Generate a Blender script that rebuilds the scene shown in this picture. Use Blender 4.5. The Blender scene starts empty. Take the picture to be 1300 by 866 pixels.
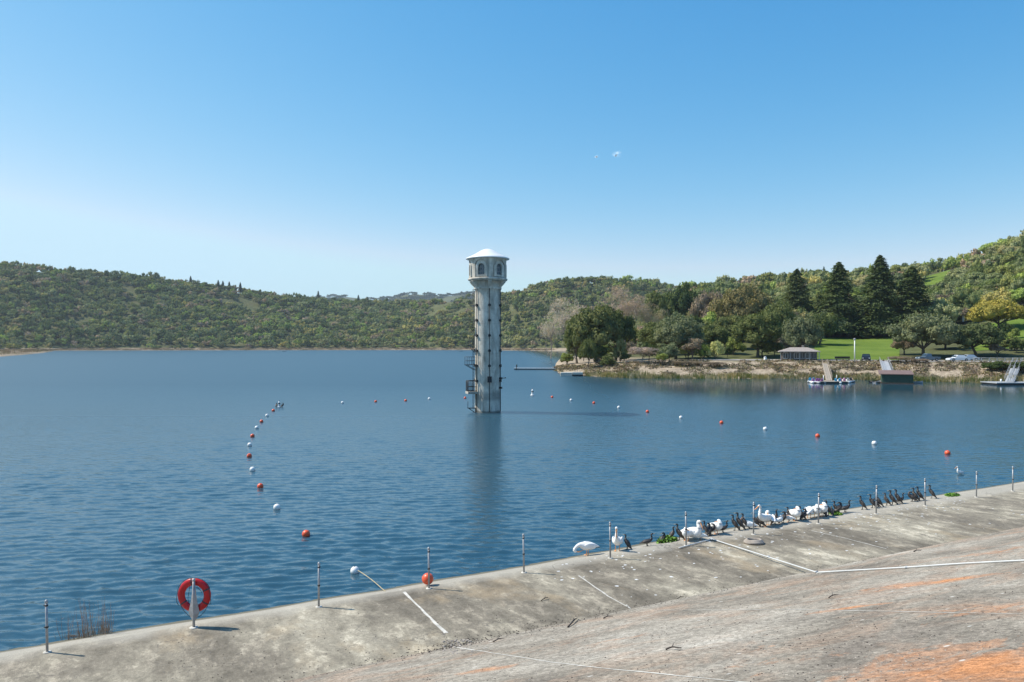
import bpy, math, random
import numpy as np
from mathutils import Vector, Matrix

R = math.radians
random.seed(7)
rng = np.random.default_rng(7)
S = bpy.context.scene
COL = S.collection

# ------------------------------------------------------------------ camera
CAMZ = 7.0
HAZE = .75e-4
F = 1300 * 26.0 / 36.0
HOR = 438.0
cam_d = bpy.data.cameras.new('camera')
cam_d.lens = 26.0
cam_d.sensor_width = 36.0
cam_d.clip_start = 0.1
cam_d.clip_end = 30000
cam_d.shift_y = 5.0 / 1300.0
cam = bpy.data.objects.new('camera', cam_d)
cam.location = (0, 0, CAMZ)
cam.rotation_euler = (R(90), 0, 0)
COL.objects.link(cam)
S.camera = cam

# ------------------------------------------------------------------ sky, sun, exposure
SUN_EL = R(50)
SUN_VEC = Vector((-0.97, 0.20, 0)).normalized()           # horizontal direction towards the sun
az = math.atan2(SUN_VEC.x, SUN_VEC.y)                      # clockwise from +Y
W = bpy.data.worlds.new('World')
S.world = W
W.use_nodes = True
wn = W.node_tree.nodes
wl = W.node_tree.links
wn.clear()
wo = wn.new('ShaderNodeOutputWorld')
wb = wn.new('ShaderNodeBackground')
sky = wn.new('ShaderNodeTexSky')
sky.sky_type = 'NISHITA'
sky.sun_disc = False
sky.sun_elevation = SUN_EL
sky.sun_rotation = az
sky.altitude = 0
sky.air_density = 1.0
sky.dust_density = 0.3
sky.ozone_density = 1.0
wb.inputs['Strength'].default_value = 0.15
# the camera's rendering of the sky: a tone curve per channel on the whole Sky Texture
sc_ = wn.new('ShaderNodeSeparateColor')
cc_ = wn.new('ShaderNodeCombineColor')
wl.new(sky.outputs['Color'], sc_.inputs[0])
EXPO = 0.36
for ch, (pw, gain) in enumerate(((1.9, 1.62), (.92, .96), (.50, .97))):
    m1 = wn.new('ShaderNodeMath')
    m1.operation = 'MULTIPLY'
    m1.inputs[1].default_value = .15
    m2 = wn.new('ShaderNodeMath')
    m2.operation = 'POWER'
    m2.inputs[1].default_value = pw
    m3 = wn.new('ShaderNodeMath')
    m3.operation = 'MULTIPLY'
    m3.inputs[1].default_value = gain / .15 / 2 ** EXPO
    m4 = wn.new('ShaderNodeMath')
    m4.operation = 'MINIMUM'
    m4.inputs[1].default_value = (3.15, 4.45, 5.25)[ch]
    wl.new(sc_.outputs[ch], m1.inputs[0])
    wl.new(m1.outputs[0], m2.inputs[0])
    wl.new(m2.outputs[0], m3.inputs[0])
    wl.new(m3.outputs[0], m4.inputs[0])
    wl.new(m4.outputs[0], cc_.inputs[ch])
wl.new(cc_.outputs[0], wb.inputs['Color'])
wl.new(wb.outputs['Background'], wo.inputs['Surface'])

sun_d = bpy.data.lights.new('sun', 'SUN')
sun_d.energy = 5.0
sun_d.angle = R(0.53)
sun_d.color = (1.0, 0.935, 0.83)
sun = bpy.data.objects.new('sun', sun_d)
sv = Vector((SUN_VEC.x * math.cos(SUN_EL), SUN_VEC.y * math.cos(SUN_EL), math.sin(SUN_EL)))
sun.rotation_euler = sv.to_track_quat('Z', 'Y').to_euler()
sun.location = sv * 100
COL.objects.link(sun)

S.view_settings.view_transform = 'Standard'
S.view_settings.look = 'None'
S.view_settings.exposure = EXPO
S.view_settings.gamma = 1.0
S.view_settings.use_curve_mapping = False
S.render.engine = 'CYCLES'


# ------------------------------------------------------------------ helpers
def at(px, py, z=0.0):
    """ground point of height z seen in the photograph's direction px, py"""
    D = (CAMZ - z) * F / (py - HOR)
    return Vector(((px - 650) / F * D, D, z))


def at_d(px, D, z=0.0):
    return Vector(((px - 650) / F * D, D, z))


class MB:
    def __init__(self):
        self.v = []
        self.f = []
        self.m = []
        self.sm = []

    def add(self, verts, faces, mi=0, smooth=False):
        o = len(self.v)
        self.v.extend([tuple(p) for p in verts])
        for f in faces:
            self.f.append(tuple(i + o for i in f))
            self.m.append(mi)
            self.sm.append(smooth)
        return self

    def box(self, c, s, rz=0, mi=0, taper=1.0, rx=0, ry=0):
        M = Matrix.Rotation(rz, 3, 'Z') @ Matrix.Rotation(rx, 3, 'X') @ Matrix.Rotation(ry, 3, 'Y')
        c = Vector(c)
        vs = []
        for z in (-.5, .5):
            t = taper if z > 0 else 1
            for x, y in ((-.5, -.5), (.5, -.5), (.5, .5), (-.5, .5)):
                vs.append(c + M @ Vector((x * s[0] * t, y * s[1] * t, z * s[2])))
        return self.add(vs, [(3, 2, 1, 0), (4, 5, 6, 7), (0, 1, 5, 4), (1, 2, 6, 5), (2, 3, 7, 6), (3, 0, 4, 7)], mi)

    def loft(self, pts, rad, n=10, mi=0, up=Vector((0, 0, 1)), sub=3, flat=None, caps=True):
        """smooth tube through pts; rad = radius or (side, vertical) per point"""
        P = [Vector(p) for p in pts]
        Rr = [(r, r) if not isinstance(r, (tuple, list)) else tuple(r) for r in rad]
        if sub > 1 and len(P) > 2:
            Q, T = [], []
            for i in range(len(P) - 1):
                p0, p1, p2, p3 = P[max(i - 1, 0)], P[i], P[i + 1], P[min(i + 2, len(P) - 1)]
                r0, r1, r2, r3 = Rr[max(i - 1, 0)], Rr[i], Rr[i + 1], Rr[min(i + 2, len(P) - 1)]
                for k in range(sub):
                    t = k / sub
                    a = -.5 * t + t * t - .5 * t ** 3
                    b = 1 - 2.5 * t * t + 1.5 * t ** 3
                    c = .5 * t + 2 * t * t - 1.5 * t ** 3
                    d = -.5 * t * t + .5 * t ** 3
                    Q.append(p0 * a + p1 * b + p2 * c + p3 * d)
                    T.append(tuple(max(1e-4, r0[j] * a + r1[j] * b + r2[j] * c + r3[j] * d) for j in (0, 1)))
            Q.append(P[-1])
            T.append(Rr[-1])
        else:
            Q, T = P, Rr
        vs = []
        for i, p in enumerate(Q):
            d = (Q[min(i + 1, len(Q) - 1)] - Q[max(i - 1, 0)])
            if d.length < 1e-9:
                d = Vector((0, 0, 1))
            d.normalize()
            s = d.cross(up)
            if s.length < 1e-3:
                s = d.cross(Vector((0, 1, 0)))
                if s.length < 1e-3:
                    s = Vector((1, 0, 0))
            s.normalize()
            u = s.cross(d).normalized()
            for k in range(n):
                a = 2 * math.pi * k / n
                vs.append(p + s * math.cos(a) * T[i][0] + u * math.sin(a) * T[i][1])
        fs = []
        for i in range(len(Q) - 1):
            for k in range(n):
                k2 = (k + 1) % n
                fs.append((i * n + k, i * n + k2, (i + 1) * n + k2, (i + 1) * n + k))
        if caps:
            fs.append(tuple(range(n - 1, -1, -1)))
            fs.append(tuple((len(Q) - 1) * n + k for k in range(n)))
        return self.add(vs, fs, mi, True)

    def tube(self, a, b, r, r2=None, n=8, mi=0):
        return self.loft([a, b], [r, r if r2 is None else r2], n=n, mi=mi, sub=1)

    def lathe(self, prof, n=24, c=(0, 0, 0), mi=0, smooth=True, a0=0.0):
        vs, fs = [], []
        for r, z in prof:
            for k in range(n):
                a = a0 + 2 * math.pi * k / n
                vs.append((c[0] + r * math.cos(a), c[1] + r * math.sin(a), c[2] + z))
        for i in range(len(prof) - 1):
            for k in range(n):
                k2 = (k + 1) % n
                fs.append((i * n + k, i * n + k2, (i + 1) * n + k2, (i + 1) * n + k))
        return self.add(vs, fs, mi, smooth)

    def build(self, name, mats, parent=None):
        return mesh_obj(name, self.v, self.f, mats, parent, self.m, self.sm)


def mesh_obj(name, v, f, mats, parent=None, mi=None, sm=None, smooth=False):
    me = bpy.data.meshes.new(name)
    me.from_pydata([tuple(p) for p in v], [], f)
    if not isinstance(mats, (list, tuple)):
        mats = [mats]
    for m in mats:
        me.materials.append(m)
    if mi is not None:
        me.polygons.foreach_set('material_index', mi)
    if sm is not None:
        me.polygons.foreach_set('use_smooth', sm)
    elif smooth:
        me.polygons.foreach_set('use_smooth', [True] * len(me.polygons))
    me.update()
    o = bpy.data.objects.new(name, me)
    COL.objects.link(o)
    o.parent = parent
    return o


def np_mesh(name, V, FA, mats, colors=None, smooth=False):
    """V (n,3), FA (m,k) arrays"""
    me = bpy.data.meshes.new(name)
    n, (m, k) = len(V), FA.shape
    me.vertices.add(n)
    me.vertices.foreach_set('co', V.astype(np.float32).ravel())
    me.loops.add(m * k)
    me.loops.foreach_set('vertex_index', FA.astype(np.int32).ravel())
    me.polygons.add(m)
    me.polygons.foreach_set('loop_start', np.arange(0, m * k, k, dtype=np.int32))
    try:
        me.polygons.foreach_set('loop_total', np.full(m, k, dtype=np.int32))
    except Exception:
        pass
    if smooth:
        me.polygons.foreach_set('use_smooth', np.ones(m, dtype=bool))
    if not isinstance(mats, (list, tuple)):
        mats = [mats]
    for mt in mats:
        me.materials.append(mt)
    me.update(calc_edges=True)
    if colors is not None:
        at_ = me.color_attributes.new('tint', 'FLOAT_COLOR', 'POINT')
        c4 = np.ones((n, 4), dtype=np.float32)
        c4[:, :3] = colors
        at_.data.foreach_set('color', c4.ravel())
    return me


def link(name, me, parent=None):
    o = bpy.data.objects.new(name, me)
    COL.objects.link(o)
    o.parent = parent
    return o


def tag(o, label=None, cat=None, group=None, kind=None):
    if label:
        o['label'] = label
    if cat:
        o['category'] = cat
    if group:
        o['group'] = group
    if kind:
        o['kind'] = kind
    return o


def empty(name, loc, rz=0.0, sc=1.0):
    o = bpy.data.objects.new(name, None)
    o.empty_display_size = 0.3
    COL.objects.link(o)
    o.location = loc
    o.rotation_euler = (0, 0, rz)
    o.scale = (sc,) * 3
    return o


def copy_tree(o, parent=None):
    c = o.copy()
    COL.objects.link(c)
    if parent is not None:
        c.parent = parent
    for ch in list(o.children):
        copy_tree(ch, c)
    return c


# ------------------------------------------------------------------ materials
def nmat(name):
    m = bpy.data.materials.new(name)
    m.use_nodes = True
    nt = m.node_tree
    nt.nodes.clear()
    out = nt.nodes.new('ShaderNodeOutputMaterial')
    b = nt.nodes.new('ShaderNodeBsdfPrincipled')
    nt.links.new(b.outputs[0], out.inputs['Surface'])
    return m, nt, b, out


def N(nt, t, **kw):
    n = nt.nodes.new(t)
    for k, v in kw.items():
        if k.startswith('i_'):
            n.inputs[k[2:].replace('_', ' ')].default_value = v
        else:
            setattr(n, k, v)
    return n


def ramp(nt, fac, stops, interp='LINEAR'):
    r = nt.nodes.new('ShaderNodeValToRGB')
    r.color_ramp.interpolation = interp
    while len(r.color_ramp.elements) < len(stops):
        r.color_ramp.elements.new(0.5)
    for e, (p, c) in zip(r.color_ramp.elements, stops):
        e.position = p
        e.color = (*c, 1) if len(c) == 3 else c
    nt.links.new(fac, r.inputs['Fac'])
    return r.outputs['Color']


def g(x):
    return (x, x, x)


def noise(nt, vec, scale, detail=4, rough=.55, dist=0.0):
    n = N(nt, 'ShaderNodeTexNoise')
    n.inputs['Scale'].default_value = scale
    n.inputs['Detail'].default_value = detail
    n.inputs['Roughness'].default_value = rough
    n.inputs['Distortion'].default_value = dist
    if vec is not None:
        nt.links.new(vec, n.inputs['Vector'])
    return n.outputs['Fac']


def mix(nt, fac, a, b, mode='MIX'):
    m = N(nt, 'ShaderNodeMix', data_type='RGBA', blend_type=mode)
    for sock, val in ((m.inputs[0], fac), (m.inputs[6], a), (m.inputs[7], b)):
        if hasattr(val, 'is_output'):
            nt.links.new(val, sock)
        elif isinstance(val, (int, float)):
            sock.default_value = val
        else:
            sock.default_value = (*val, 1)
    return m.outputs[2]


def mapped(nt, coord='Object', scale=(1, 1, 1), rot=(0, 0, 0), loc=(0, 0, 0)):
    t = N(nt, 'ShaderNodeTexCoord')
    m = N(nt, 'ShaderNodeMapping')
    m.inputs['Scale'].default_value = scale
    m.inputs['Rotation'].default_value = rot
    m.inputs['Location'].default_value = loc
    nt.links.new(t.outputs[coord], m.inputs['Vector'])
    return m.outputs['Vector']


def bump(nt, b, h, strength=.3, dist=.02):
    n = N(nt, 'ShaderNodeBump')
    n.inputs['Strength'].default_value = strength
    n.inputs['Distance'].default_value = dist
    nt.links.new(h, n.inputs['Height'])
    nt.links.new(n.outputs['Normal'], b.inputs['Normal'])
    return n


def simple(name, c, rough=.6, metal=0, var=.25, scale=8, bmp=0.0, spec=.5):
    m, nt, b, _ = nmat(name)
    v = mapped(nt)
    f = noise(nt, v, scale, 5, .6)
    lo = tuple(x * (1 - var) for x in c)
    hi = tuple(min(1, x * (1 + var)) for x in c)
    cc = ramp(nt, f, [(.3, lo), (.7, hi)])
    nt.links.new(cc, b.inputs['Base Color'])
    b.inputs['Roughness'].default_value = rough
    b.inputs['Metallic'].default_value = metal
    b.inputs['Specular IOR Level'].default_value = spec
    if bmp:
        bump(nt, b, f, bmp, .01)
    return m


ROT_SHORE = math.atan2(1.45, 2.7)      # direction of the shoreline (dam) in plan

# --- concrete of the lower bench
def concrete_mat():
    m, nt, b, _ = nmat('bench_concrete')
    geo = N(nt, 'ShaderNodeTexCoord')
    vr = N(nt, 'ShaderNodeMapping')
    vr.inputs['Rotation'].default_value = (0, 0, -ROT_SHORE)
    nt.links.new(geo.outputs['Object'], vr.inputs['Vector'])
    vec = vr.outputs['Vector']
    st = N(nt, 'ShaderNodeMapping')
    st.inputs['Scale'].default_value = (1, .55, 1)
    nt.links.new(vec, st.inputs['Vector'])
    big = noise(nt, st.outputs[0], .33, 6, .68, .15)
    med = noise(nt, st.outputs[0], 1.9, 12, .78, .15)
    grit = noise(nt, vec, 9, 8, .82)
    fine = noise(nt, vec, 34, 5, .75)
    spk = noise(nt, vec, 110, 2, .5)
    base = ramp(nt, big, [(.36, (.165, .143, .110)), (.47, (.225, .196, .150)), (.56, (.305, .270, .205)), (.68, (.42, .377, .290))])
    blot = ramp(nt, med, [(.37, g(.62)), (.46, g(.86)), (.535, g(1.0)), (.57, g(1.35)), (.64, g(1.6))])
    c = mix(nt, 1, base, blot, 'MULTIPLY')
    c = mix(nt, .7, c, mix(nt, 1, c, ramp(nt, grit, [(.34, g(.6)), (.47, g(.95)), (.54, g(1.03)), (.66, g(1.35))]), 'MULTIPLY'))
    tan = noise(nt, st.outputs[0], .55, 4, .6, .3)
    c = mix(nt, ramp(nt, tan, [(.56, g(0)), (.72, g(.5))]), c, (.40, .30, .18))
    # pale clean strip along the water, dark growth band behind it
    sep = N(nt, 'ShaderNodeSeparateXYZ')
    nt.links.new(vec, sep.inputs[0])
    wob = N(nt, 'ShaderNodeMath', operation='MULTIPLY_ADD')
    nt.links.new(noise(nt, vec, .9, 5, .6), wob.inputs[0])
    wob.inputs[1].default_value = .9
    nt.links.new(sep.outputs['Y'], wob.inputs[2])
    # distance across the bench: y' of the post line
    c0 = POSTLINE_Y
    e = N(nt, 'ShaderNodeMapRange')
    nt.links.new(wob.outputs[0], e.inputs[0])
    e.inputs[1].default_value = c0 + .15
    e.inputs[2].default_value = c0 + .75
    c = mix(nt, e.outputs[0], c, mix(nt, .8, c, (.40, .37, .31)))
    # darker algae at the waterline
    w = N(nt, 'ShaderNodeMapRange')
    nt.links.new(sep.outputs['Z'], w.inputs[0])
    w.inputs[1].default_value = .075
    w.inputs[2].default_value = .035
    c = mix(nt, w.outputs[0], c, (.14, .13, .095))
    c = mix(nt, .55, c, mix(nt, 1, c, ramp(nt, fine, [(.3, g(.55)), (.7, g(1.35))]), 'MULTIPLY'))
    c = mix(nt, .4, c, mix(nt, 1, c, ramp(nt, spk, [(.35, g(.45)), (.6, g(1.3))]), 'MULTIPLY'))
    # hairline cracks
    vo = N(nt, 'ShaderNodeTexVoronoi', feature='DISTANCE_TO_EDGE')
    vo.inputs['Scale'].default_value = .16
    dv = N(nt, 'ShaderNodeVectorMath', operation='ADD')
    nz = N(nt, 'ShaderNodeTexNoise')
    nz.inputs['Scale'].default_value = 1.3
    nz.inputs['Detail'].default_value = 6
    nt.links.new(vec, nz.inputs['Vector'])
    sc = N(nt, 'ShaderNodeVectorMath', operation='SCALE')
    sc.inputs['Scale'].default_value = 2.2
    nt.links.new(nz.outputs['Color'], sc.inputs[0])
    nt.links.new(vec, dv.inputs[0])
    nt.links.new(sc.outputs[0], dv.inputs[1])
    nt.links.new(dv.outputs[0], vo.inputs['Vector'])
    crack = ramp(nt, vo.outputs['Distance'], [(0, g(1)), (.0025, g(.6)), (.005, g(0))])
    cm = N(nt, 'ShaderNodeMath', operation='MULTIPLY')
    nt.links.new(crack, cm.inputs[0])
    nt.links.new(ramp(nt, noise(nt, vec, .4, 2), [(.48, g(0)), (.56, g(.75))]), cm.inputs[1])
    c = mix(nt, cm.outputs[0], c, (.10, .09, .08))
    nt.links.new(c, b.inputs['Base Color'])
    b.inputs['Roughness'].default_value = .9
    b.inputs['Specular IOR Level'].default_value = .2
    bump(nt, b, fine, .35, .01)
    return m


def slope_mat():
    m, nt, b, _ = nmat('dam_face')
    geo = N(nt, 'ShaderNodeTexCoord')
    vr = N(nt, 'ShaderNodeMapping')
    vr.inputs['Rotation'].default_value = (0, 0, -ROT_SHORE)
    nt.links.new(geo.outputs['Object'], vr.inputs['Vector'])
    vec = vr.outputs['Vector']
    st = N(nt, 'ShaderNodeMapping')
    st.inputs['Scale'].default_value = (.5, 1, 1)
    nt.links.new(vec, st.inputs['Vector'])
    big = noise(nt, st.outputs[0], .3, 5, .6, .4)
    base = ramp(nt, big, [(.32, (.205, .175, .145)), (.46, (.27, .24, .195)), (.6, (.36, .325, .27)), (.72, (.44, .405, .345))])
    med = noise(nt, st.outputs[0], 1.3, 8, .7, .6)
    c = mix(nt, 1, base, ramp(nt, med, [(.35, g(.72)), (.5, g(.95)), (.68, g(1.18))]), 'MULTIPLY')
    # rusty lichen: broad faint tint, and strong patches in given spots
    lic = noise(nt, st.outputs[0], .75, 7, .68, .8)
    c = mix(nt, ramp(nt, lic, [(.48, g(0)), (.66, g(.55))]), c, (.38, .25, .17))
    sep = N(nt, 'ShaderNodeSeparateXYZ')
    nt.links.new(geo.outputs['Object'], sep.inputs[0])
    tot = None
    for (cx, cy, rx, ry, s) in LICHEN:
        sb = N(nt, 'ShaderNodeVectorMath', operation='SUBTRACT')
        nt.links.new(geo.outputs['Object'], sb.inputs[0])
        sb.inputs[1].default_value = (cx, cy, 0)
        ro = N(nt, 'ShaderNodeMapping', vector_type='POINT')
        ro.inputs['Rotation'].default_value = (0, 0, -ROT_SHORE * 0.6)
        ro.inputs['Scale'].default_value = (1 / rx, 1 / ry, 0)
        nt.links.new(sb.outputs[0], ro.inputs[0])
        ln = N(nt, 'ShaderNodeVectorMath', operation='LENGTH')
        nt.links.new(ro.outputs[0], ln.inputs[0])
        mr = N(nt, 'ShaderNodeMapRange')
        nt.links.new(ln.outputs['Value'], mr.inputs[0])
        mr.inputs[1].default_value = 1.3
        mr.inputs[2].default_value = .1
        mr.inputs[4].default_value = s
        if tot is None:
            tot = mr.outputs[0]
        else:
            mx = N(nt, 'ShaderNodeMath', operation='MAXIMUM')
            nt.links.new(tot, mx.inputs[0])
            nt.links.new(mr.outputs[0], mx.inputs[1])
            tot = mx.outputs[0]
    ad = N(nt, 'ShaderNodeMath', operation='MULTIPLY_ADD')
    nt.links.new(noise(nt, st.outputs[0], 2.2, 10, .8, .8), ad.inputs[0])
    ad.inputs[1].default_value = 1.5
    nt.links.new(tot, ad.inputs[2])
    c = mix(nt, ramp(nt, ad.outputs[0], [(.92, g(0)), (1.0, g(.35))]), c, (.50, .225, .10))
    mm = N(nt, 'ShaderNodeMath', operation='SUBTRACT')
    nt.links.new(ad.outputs[0], mm.inputs[0])
    mm.inputs[1].default_value = .35
    c = mix(nt, ramp(nt, mm.outputs[0], [(.70, g(0)), (1.0, g(.75))]), c, (.54, .235, .095))
    # aggregate speckle
    grit = noise(nt, vec, 11, 8, .85)
    c = mix(nt, 1, c, ramp(nt, grit, [(.34, g(.55)), (.47, g(.92)), (.55, g(1.05)), (.66, g(1.45))]), 'MULTIPLY')
    agg = noise(nt, vec, 42, 4, .8)
    c = mix(nt, .8, c, mix(nt, 1, c, ramp(nt, agg, [(.32, g(.42)), (.5, g(1)), (.68, g(1.5))]), 'MULTIPLY'))
    vo = N(nt, 'ShaderNodeTexVoronoi')
    vo.inputs['Scale'].default_value = 14
    nt.links.new(vec, vo.inputs['Vector'])
    c = mix(nt, .5, c, mix(nt, 1, c, ramp(nt, vo.outputs['Color'], [(.1, g(.5)), (.5, g(1)), (.9, g(1.35))]), 'MULTIPLY'))
    # small pale chips and dark bits
    v2 = N(nt, 'ShaderNodeTexVoronoi')
    v2.inputs['Scale'].default_value = 2.6
    nt.links.new(st.outputs[0], v2.inputs['Vector'])
    c = mix(nt, ramp(nt, v2.outputs['Distance'], [(.05, g(.8)), (.09, g(0))]), c, (.62, .60, .55))
    v3 = N(nt, 'ShaderNodeTexVoronoi')
    v3.inputs['Scale'].default_value = 4.3
    nt.links.new(vec, v3.inputs['Vector'])
    c = mix(nt, ramp(nt, v3.outputs['Distance'], [(.06, g(.8)), (.10, g(0))]), c, (.05, .045, .04))
    nt.links.new(c, b.inputs['Base Color'])
    b.inputs['Roughness'].default_value = .97
    b.inputs['Specular IOR Level'].default_value = .08
    bump(nt, b, agg, .6, .012)
    return m


# world data used by materials
P0 = at(246, 797, .2)                       # foot of the life ring post
DIRL = Vector((2.7, 1.45, 0)).normalized()  # along the shoreline
NRM = Vector((DIRL.y, -DIRL.x, 0))          # away from the water, up the dam
POSTLINE_Y = (Matrix.Rotation(-ROT_SHORE, 3, 'Z') @ P0).y
TOE = 3.95
SLOPE = .30


def dam(s, t, dz=0.0):
    """point on the dam: s along the shore from the ring post, t up the face"""
    p = P0 + DIRL * s + NRM * t
    e = -.2 - .6 * min(1, max(0, (s - 8) / 12))
    if t < e:
        z = max(-.6, .2 - (e - t) * .21)
    elif t < TOE:
        z = .2
    else:
        z = .2 + SLOPE * (t - TOE)
    p.z = z + dz
    return p


def dam_px(px, py):
    """(s, t) of the dam point seen at px, py"""
    d = Vector(((px - 650) / F, 1, -(py - HOR) / F))
    lo, hi = 3.0, 300.0
    o = Vector((0, 0, CAMZ))

    def h(L):
        q = o + d * L
        rel = q - P0
        t = rel.dot(NRM)
        return q.z - dam(rel.dot(DIRL), t).z
    for _ in range(60):
        mid = (lo + hi) / 2
        if h(mid) > 0:
            lo = mid
        else:
            hi = mid
    q = o + d * lo
    rel = Vector((q.x, q.y, 0)) - Vector((P0.x, P0.y, 0))
    return rel.dot(DIRL), rel.dot(NRM)


def perch(px, py):
    q = at(px, py, .15)
    rel = q - P0
    s0, t0 = rel.dot(DIRL), rel.dot(NRM)
    e = -.2 - .6 * min(1, max(0, (s0 - 8) / 12))
    return dam(s0, max(t0, e - .7))


LICHEN = []
for (lx, ly, rx, ry, s_) in [(1265, 848, 1.7, 1.1, .62), (1130, 745, 1.3, .35, .30), (1195, 738, 1.6, .32, .52),
                             (1085, 771, .9, .2, .5), (1290, 770, 1.6, .8, .26), (1200, 825, 1.2, .5, .34),
                             (760, 815, 1.6, .6, .18), (620, 850, .6, .25, .4), (1270, 700, 2.2, .7, .3),
                             (1020, 835, 1.6, .35, .16)]:
    s0, t0 = dam_px(lx, ly)
    pt = dam(s0, t0)
    LICHEN.append((pt.x, pt.y, rx, ry, s_))

M = {}
M['concrete'] = concrete_mat()
M['slope'] = slope_mat()
M['seam'] = simple('joint_filler', (.50, .475, .42), .9, var=.3, scale=6)
M['steel'] = simple('galvanised_steel', (.36, .365, .375), .5, .4, var=.2, scale=14)
M['steel_dark'] = simple('dark_steel', (.03, .033, .038), .5, .5, var=.3)
M['white_pipe'] = simple('white_plastic', (.52, .53, .52), .5, var=.08, scale=3)
M['red'] = simple('red_plastic', (.50, .006, .014), .38, var=.12, scale=5)
M['orange'] = simple('orange_plastic', (.75, .10, .035), .4, var=.2, scale=6)
M['buoy_white'] = simple('white_buoy_plastic', (.78, .77, .74), .4, var=.12, scale=6)
M['black'] = simple('black_rubber', (.02, .02, .02), .5, var=.3)
M['rope'] = simple('tan_rope', (.45, .37, .22), .9)
M['rope_dark'] = simple('dark_rope', (.05, .06, .07), .9)
M['bark'] = simple('bark', (.10, .08, .06), .95, var=.4, scale=5, bmp=.5)
M['bark_pale'] = simple('pale_bark', (.30, .25, .21), .95, var=.3, scale=5)
M['rock'] = simple('rock', (.30, .26, .22), .95, var=.4, scale=3)
M['twig'] = simple('twig', (.045, .035, .03), .9)
M['reed'] = simple('dry_reed', (.30, .20, .14), .9, var=.3)
M['reed_green'] = simple('green_weed', (.13, .26, .03), .7, var=.5, scale=9)
M['plume'] = simple('white_plumage', (.80, .79, .76), .75, var=.06, scale=14, bmp=.15)
M['bill'] = simple('orange_bill', (.72, .33, .13), .5, var=.2)
M['pouch'] = simple('pale_pouch', (.74, .48, .34), .5, var=.15)
M['cormo'] = simple('black_plumage', (.022, .021, .022), .5, var=.5, scale=30)
M['cormo_brown'] = simple('brown_plumage', (.07, .058, .05), .7, var=.5, scale=25)
M['roofbrown'] = simple('brown_shingle', (.17, .11, .095), .9, var=.2, scale=2)
M['roofpale'] = simple('pale_roof', (.30, .26, .235), .9, var=.2, scale=2)
M['green_wall'] = simple('dark_green_board', (.030, .065, .044), .7, var=.2, scale=3)
M['wood'] = simple('weathered_wood', (.36, .30, .23), .9, var=.25, scale=3)
M['wood_dark'] = simple('dark_wood', (.06, .045, .035), .8, var=.3, scale=3)
M['dockgrey'] = simple('dock_deck', (.33, .34, .35), .8, var=.15, scale=2)
M['white_paint'] = simple('white_paint', (.75, .75, .73), .5, var=.06)
M['glass'] = simple('dark_glass', (.03, .045, .055), .08, var=.2)
M['carblack'] = simple('dark_car_paint', (.015, .018, .028), .25, var=.1)
M['carsilver'] = simple('silver_car_paint', (.42, .47, .52), .3, .3, var=.05)
M['carblue'] = simple('grey_blue_car_paint', (.10, .14, .18), .3, .2, var=.05)
M['carwhite'] = simple('white_car_paint', (.62, .65, .68), .25, var=.05)
M['tyre'] = simple('tyre', (.02, .02, .02), .9)
M['purple'] = simple('purple_plastic', (.26, .10, .30), .4, var=.1)
M['pink'] = simple('pink_plastic', (.50, .22, .36), .4, var=.1)
M['blue'] = simple('blue_plastic', (.03, .28, .50), .4, var=.1)
M['asphalt'] = simple('road_surface', (.30, .28, .26), .95, var=.12, scale=.6)
M['person_dark'] = simple('dark_clothing', (.03, .04, .05), .9)
M['skin'] = simple('skin', (.45, .28, .2), .6, var=.05)


# --- tower concrete
def tower_mat():
    m, nt, b, _ = nmat('tower_concrete')
    v = mapped(nt, scale=(1, 1, .18))
    st = noise(nt, v, 2.2, 8, .7, .3)
    v2 = mapped(nt)
    bl = noise(nt, v2, .9, 6, .65, .5)
    fn = noise(nt, v2, 12, 4, .7)
    c = ramp(nt, st, [(.34, (.31, .288, .245)), (.48, (.53, .495, .425)), (.64, (.72, .675, .59))])
    c = mix(nt, .6, c, mix(nt, 1, c, ramp(nt, bl, [(.35, g(.62)), (.6, g(1.15))]), 'MULTIPLY'))
    c = mix(nt, .4, c, mix(nt, 1, c, ramp(nt, fn, [(.3, g(.7)), (.7, g(1.2))]), 'MULTIPLY'))
    sep = N(nt, 'ShaderNodeSeparateXYZ')
    nt.links.new(v2, sep.inputs[0])
    # lift lines, stained band of the former water level, wet foot
    wv = N(nt, 'ShaderNodeMath', operation='FRACT')
    dv = N(nt, 'ShaderNodeMath', operation='DIVIDE')
    dv.inputs[1].default_value = 1.53
    nt.links.new(sep.outputs['Z'], dv.inputs[0])
    nt.links.new(dv.outputs[0], wv.inputs[0])
    c = mix(nt, ramp(nt, wv.outputs[0], [(.0, g(.28)), (.035, g(0))]), c, (.12, .12, .11))
    zz = N(nt, 'ShaderNodeMath', operation='MULTIPLY_ADD')
    nt.links.new(bl, zz.inputs[0])
    zz.inputs[1].default_value = .5
    nt.links.new(sep.outputs['Z'], zz.inputs[2])
    dz = N(nt, 'ShaderNodeMath', operation='DIVIDE')
    nt.links.new(zz.outputs[0], dz.inputs[0])
    dz.inputs[1].default_value = 4.0
    c = mix(nt, ramp(nt, dz.outputs[0], [(0, g(.9)), (.10, g(.75)), (.13, g(.1)), (.36, g(.15)), (.42, g(.55)), (.56, g(.5)), (.66, g(0))]),
            c, (.13, .135, .125))
    nt.links.new(c, b.inputs['Base Color'])
    b.inputs['Roughness'].default_value = .9
    b.inputs['Specular IOR Level'].default_value = .2
    bump(nt, b, fn, .3, .02)
    return m


M['tower'] = tower_mat()


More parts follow.
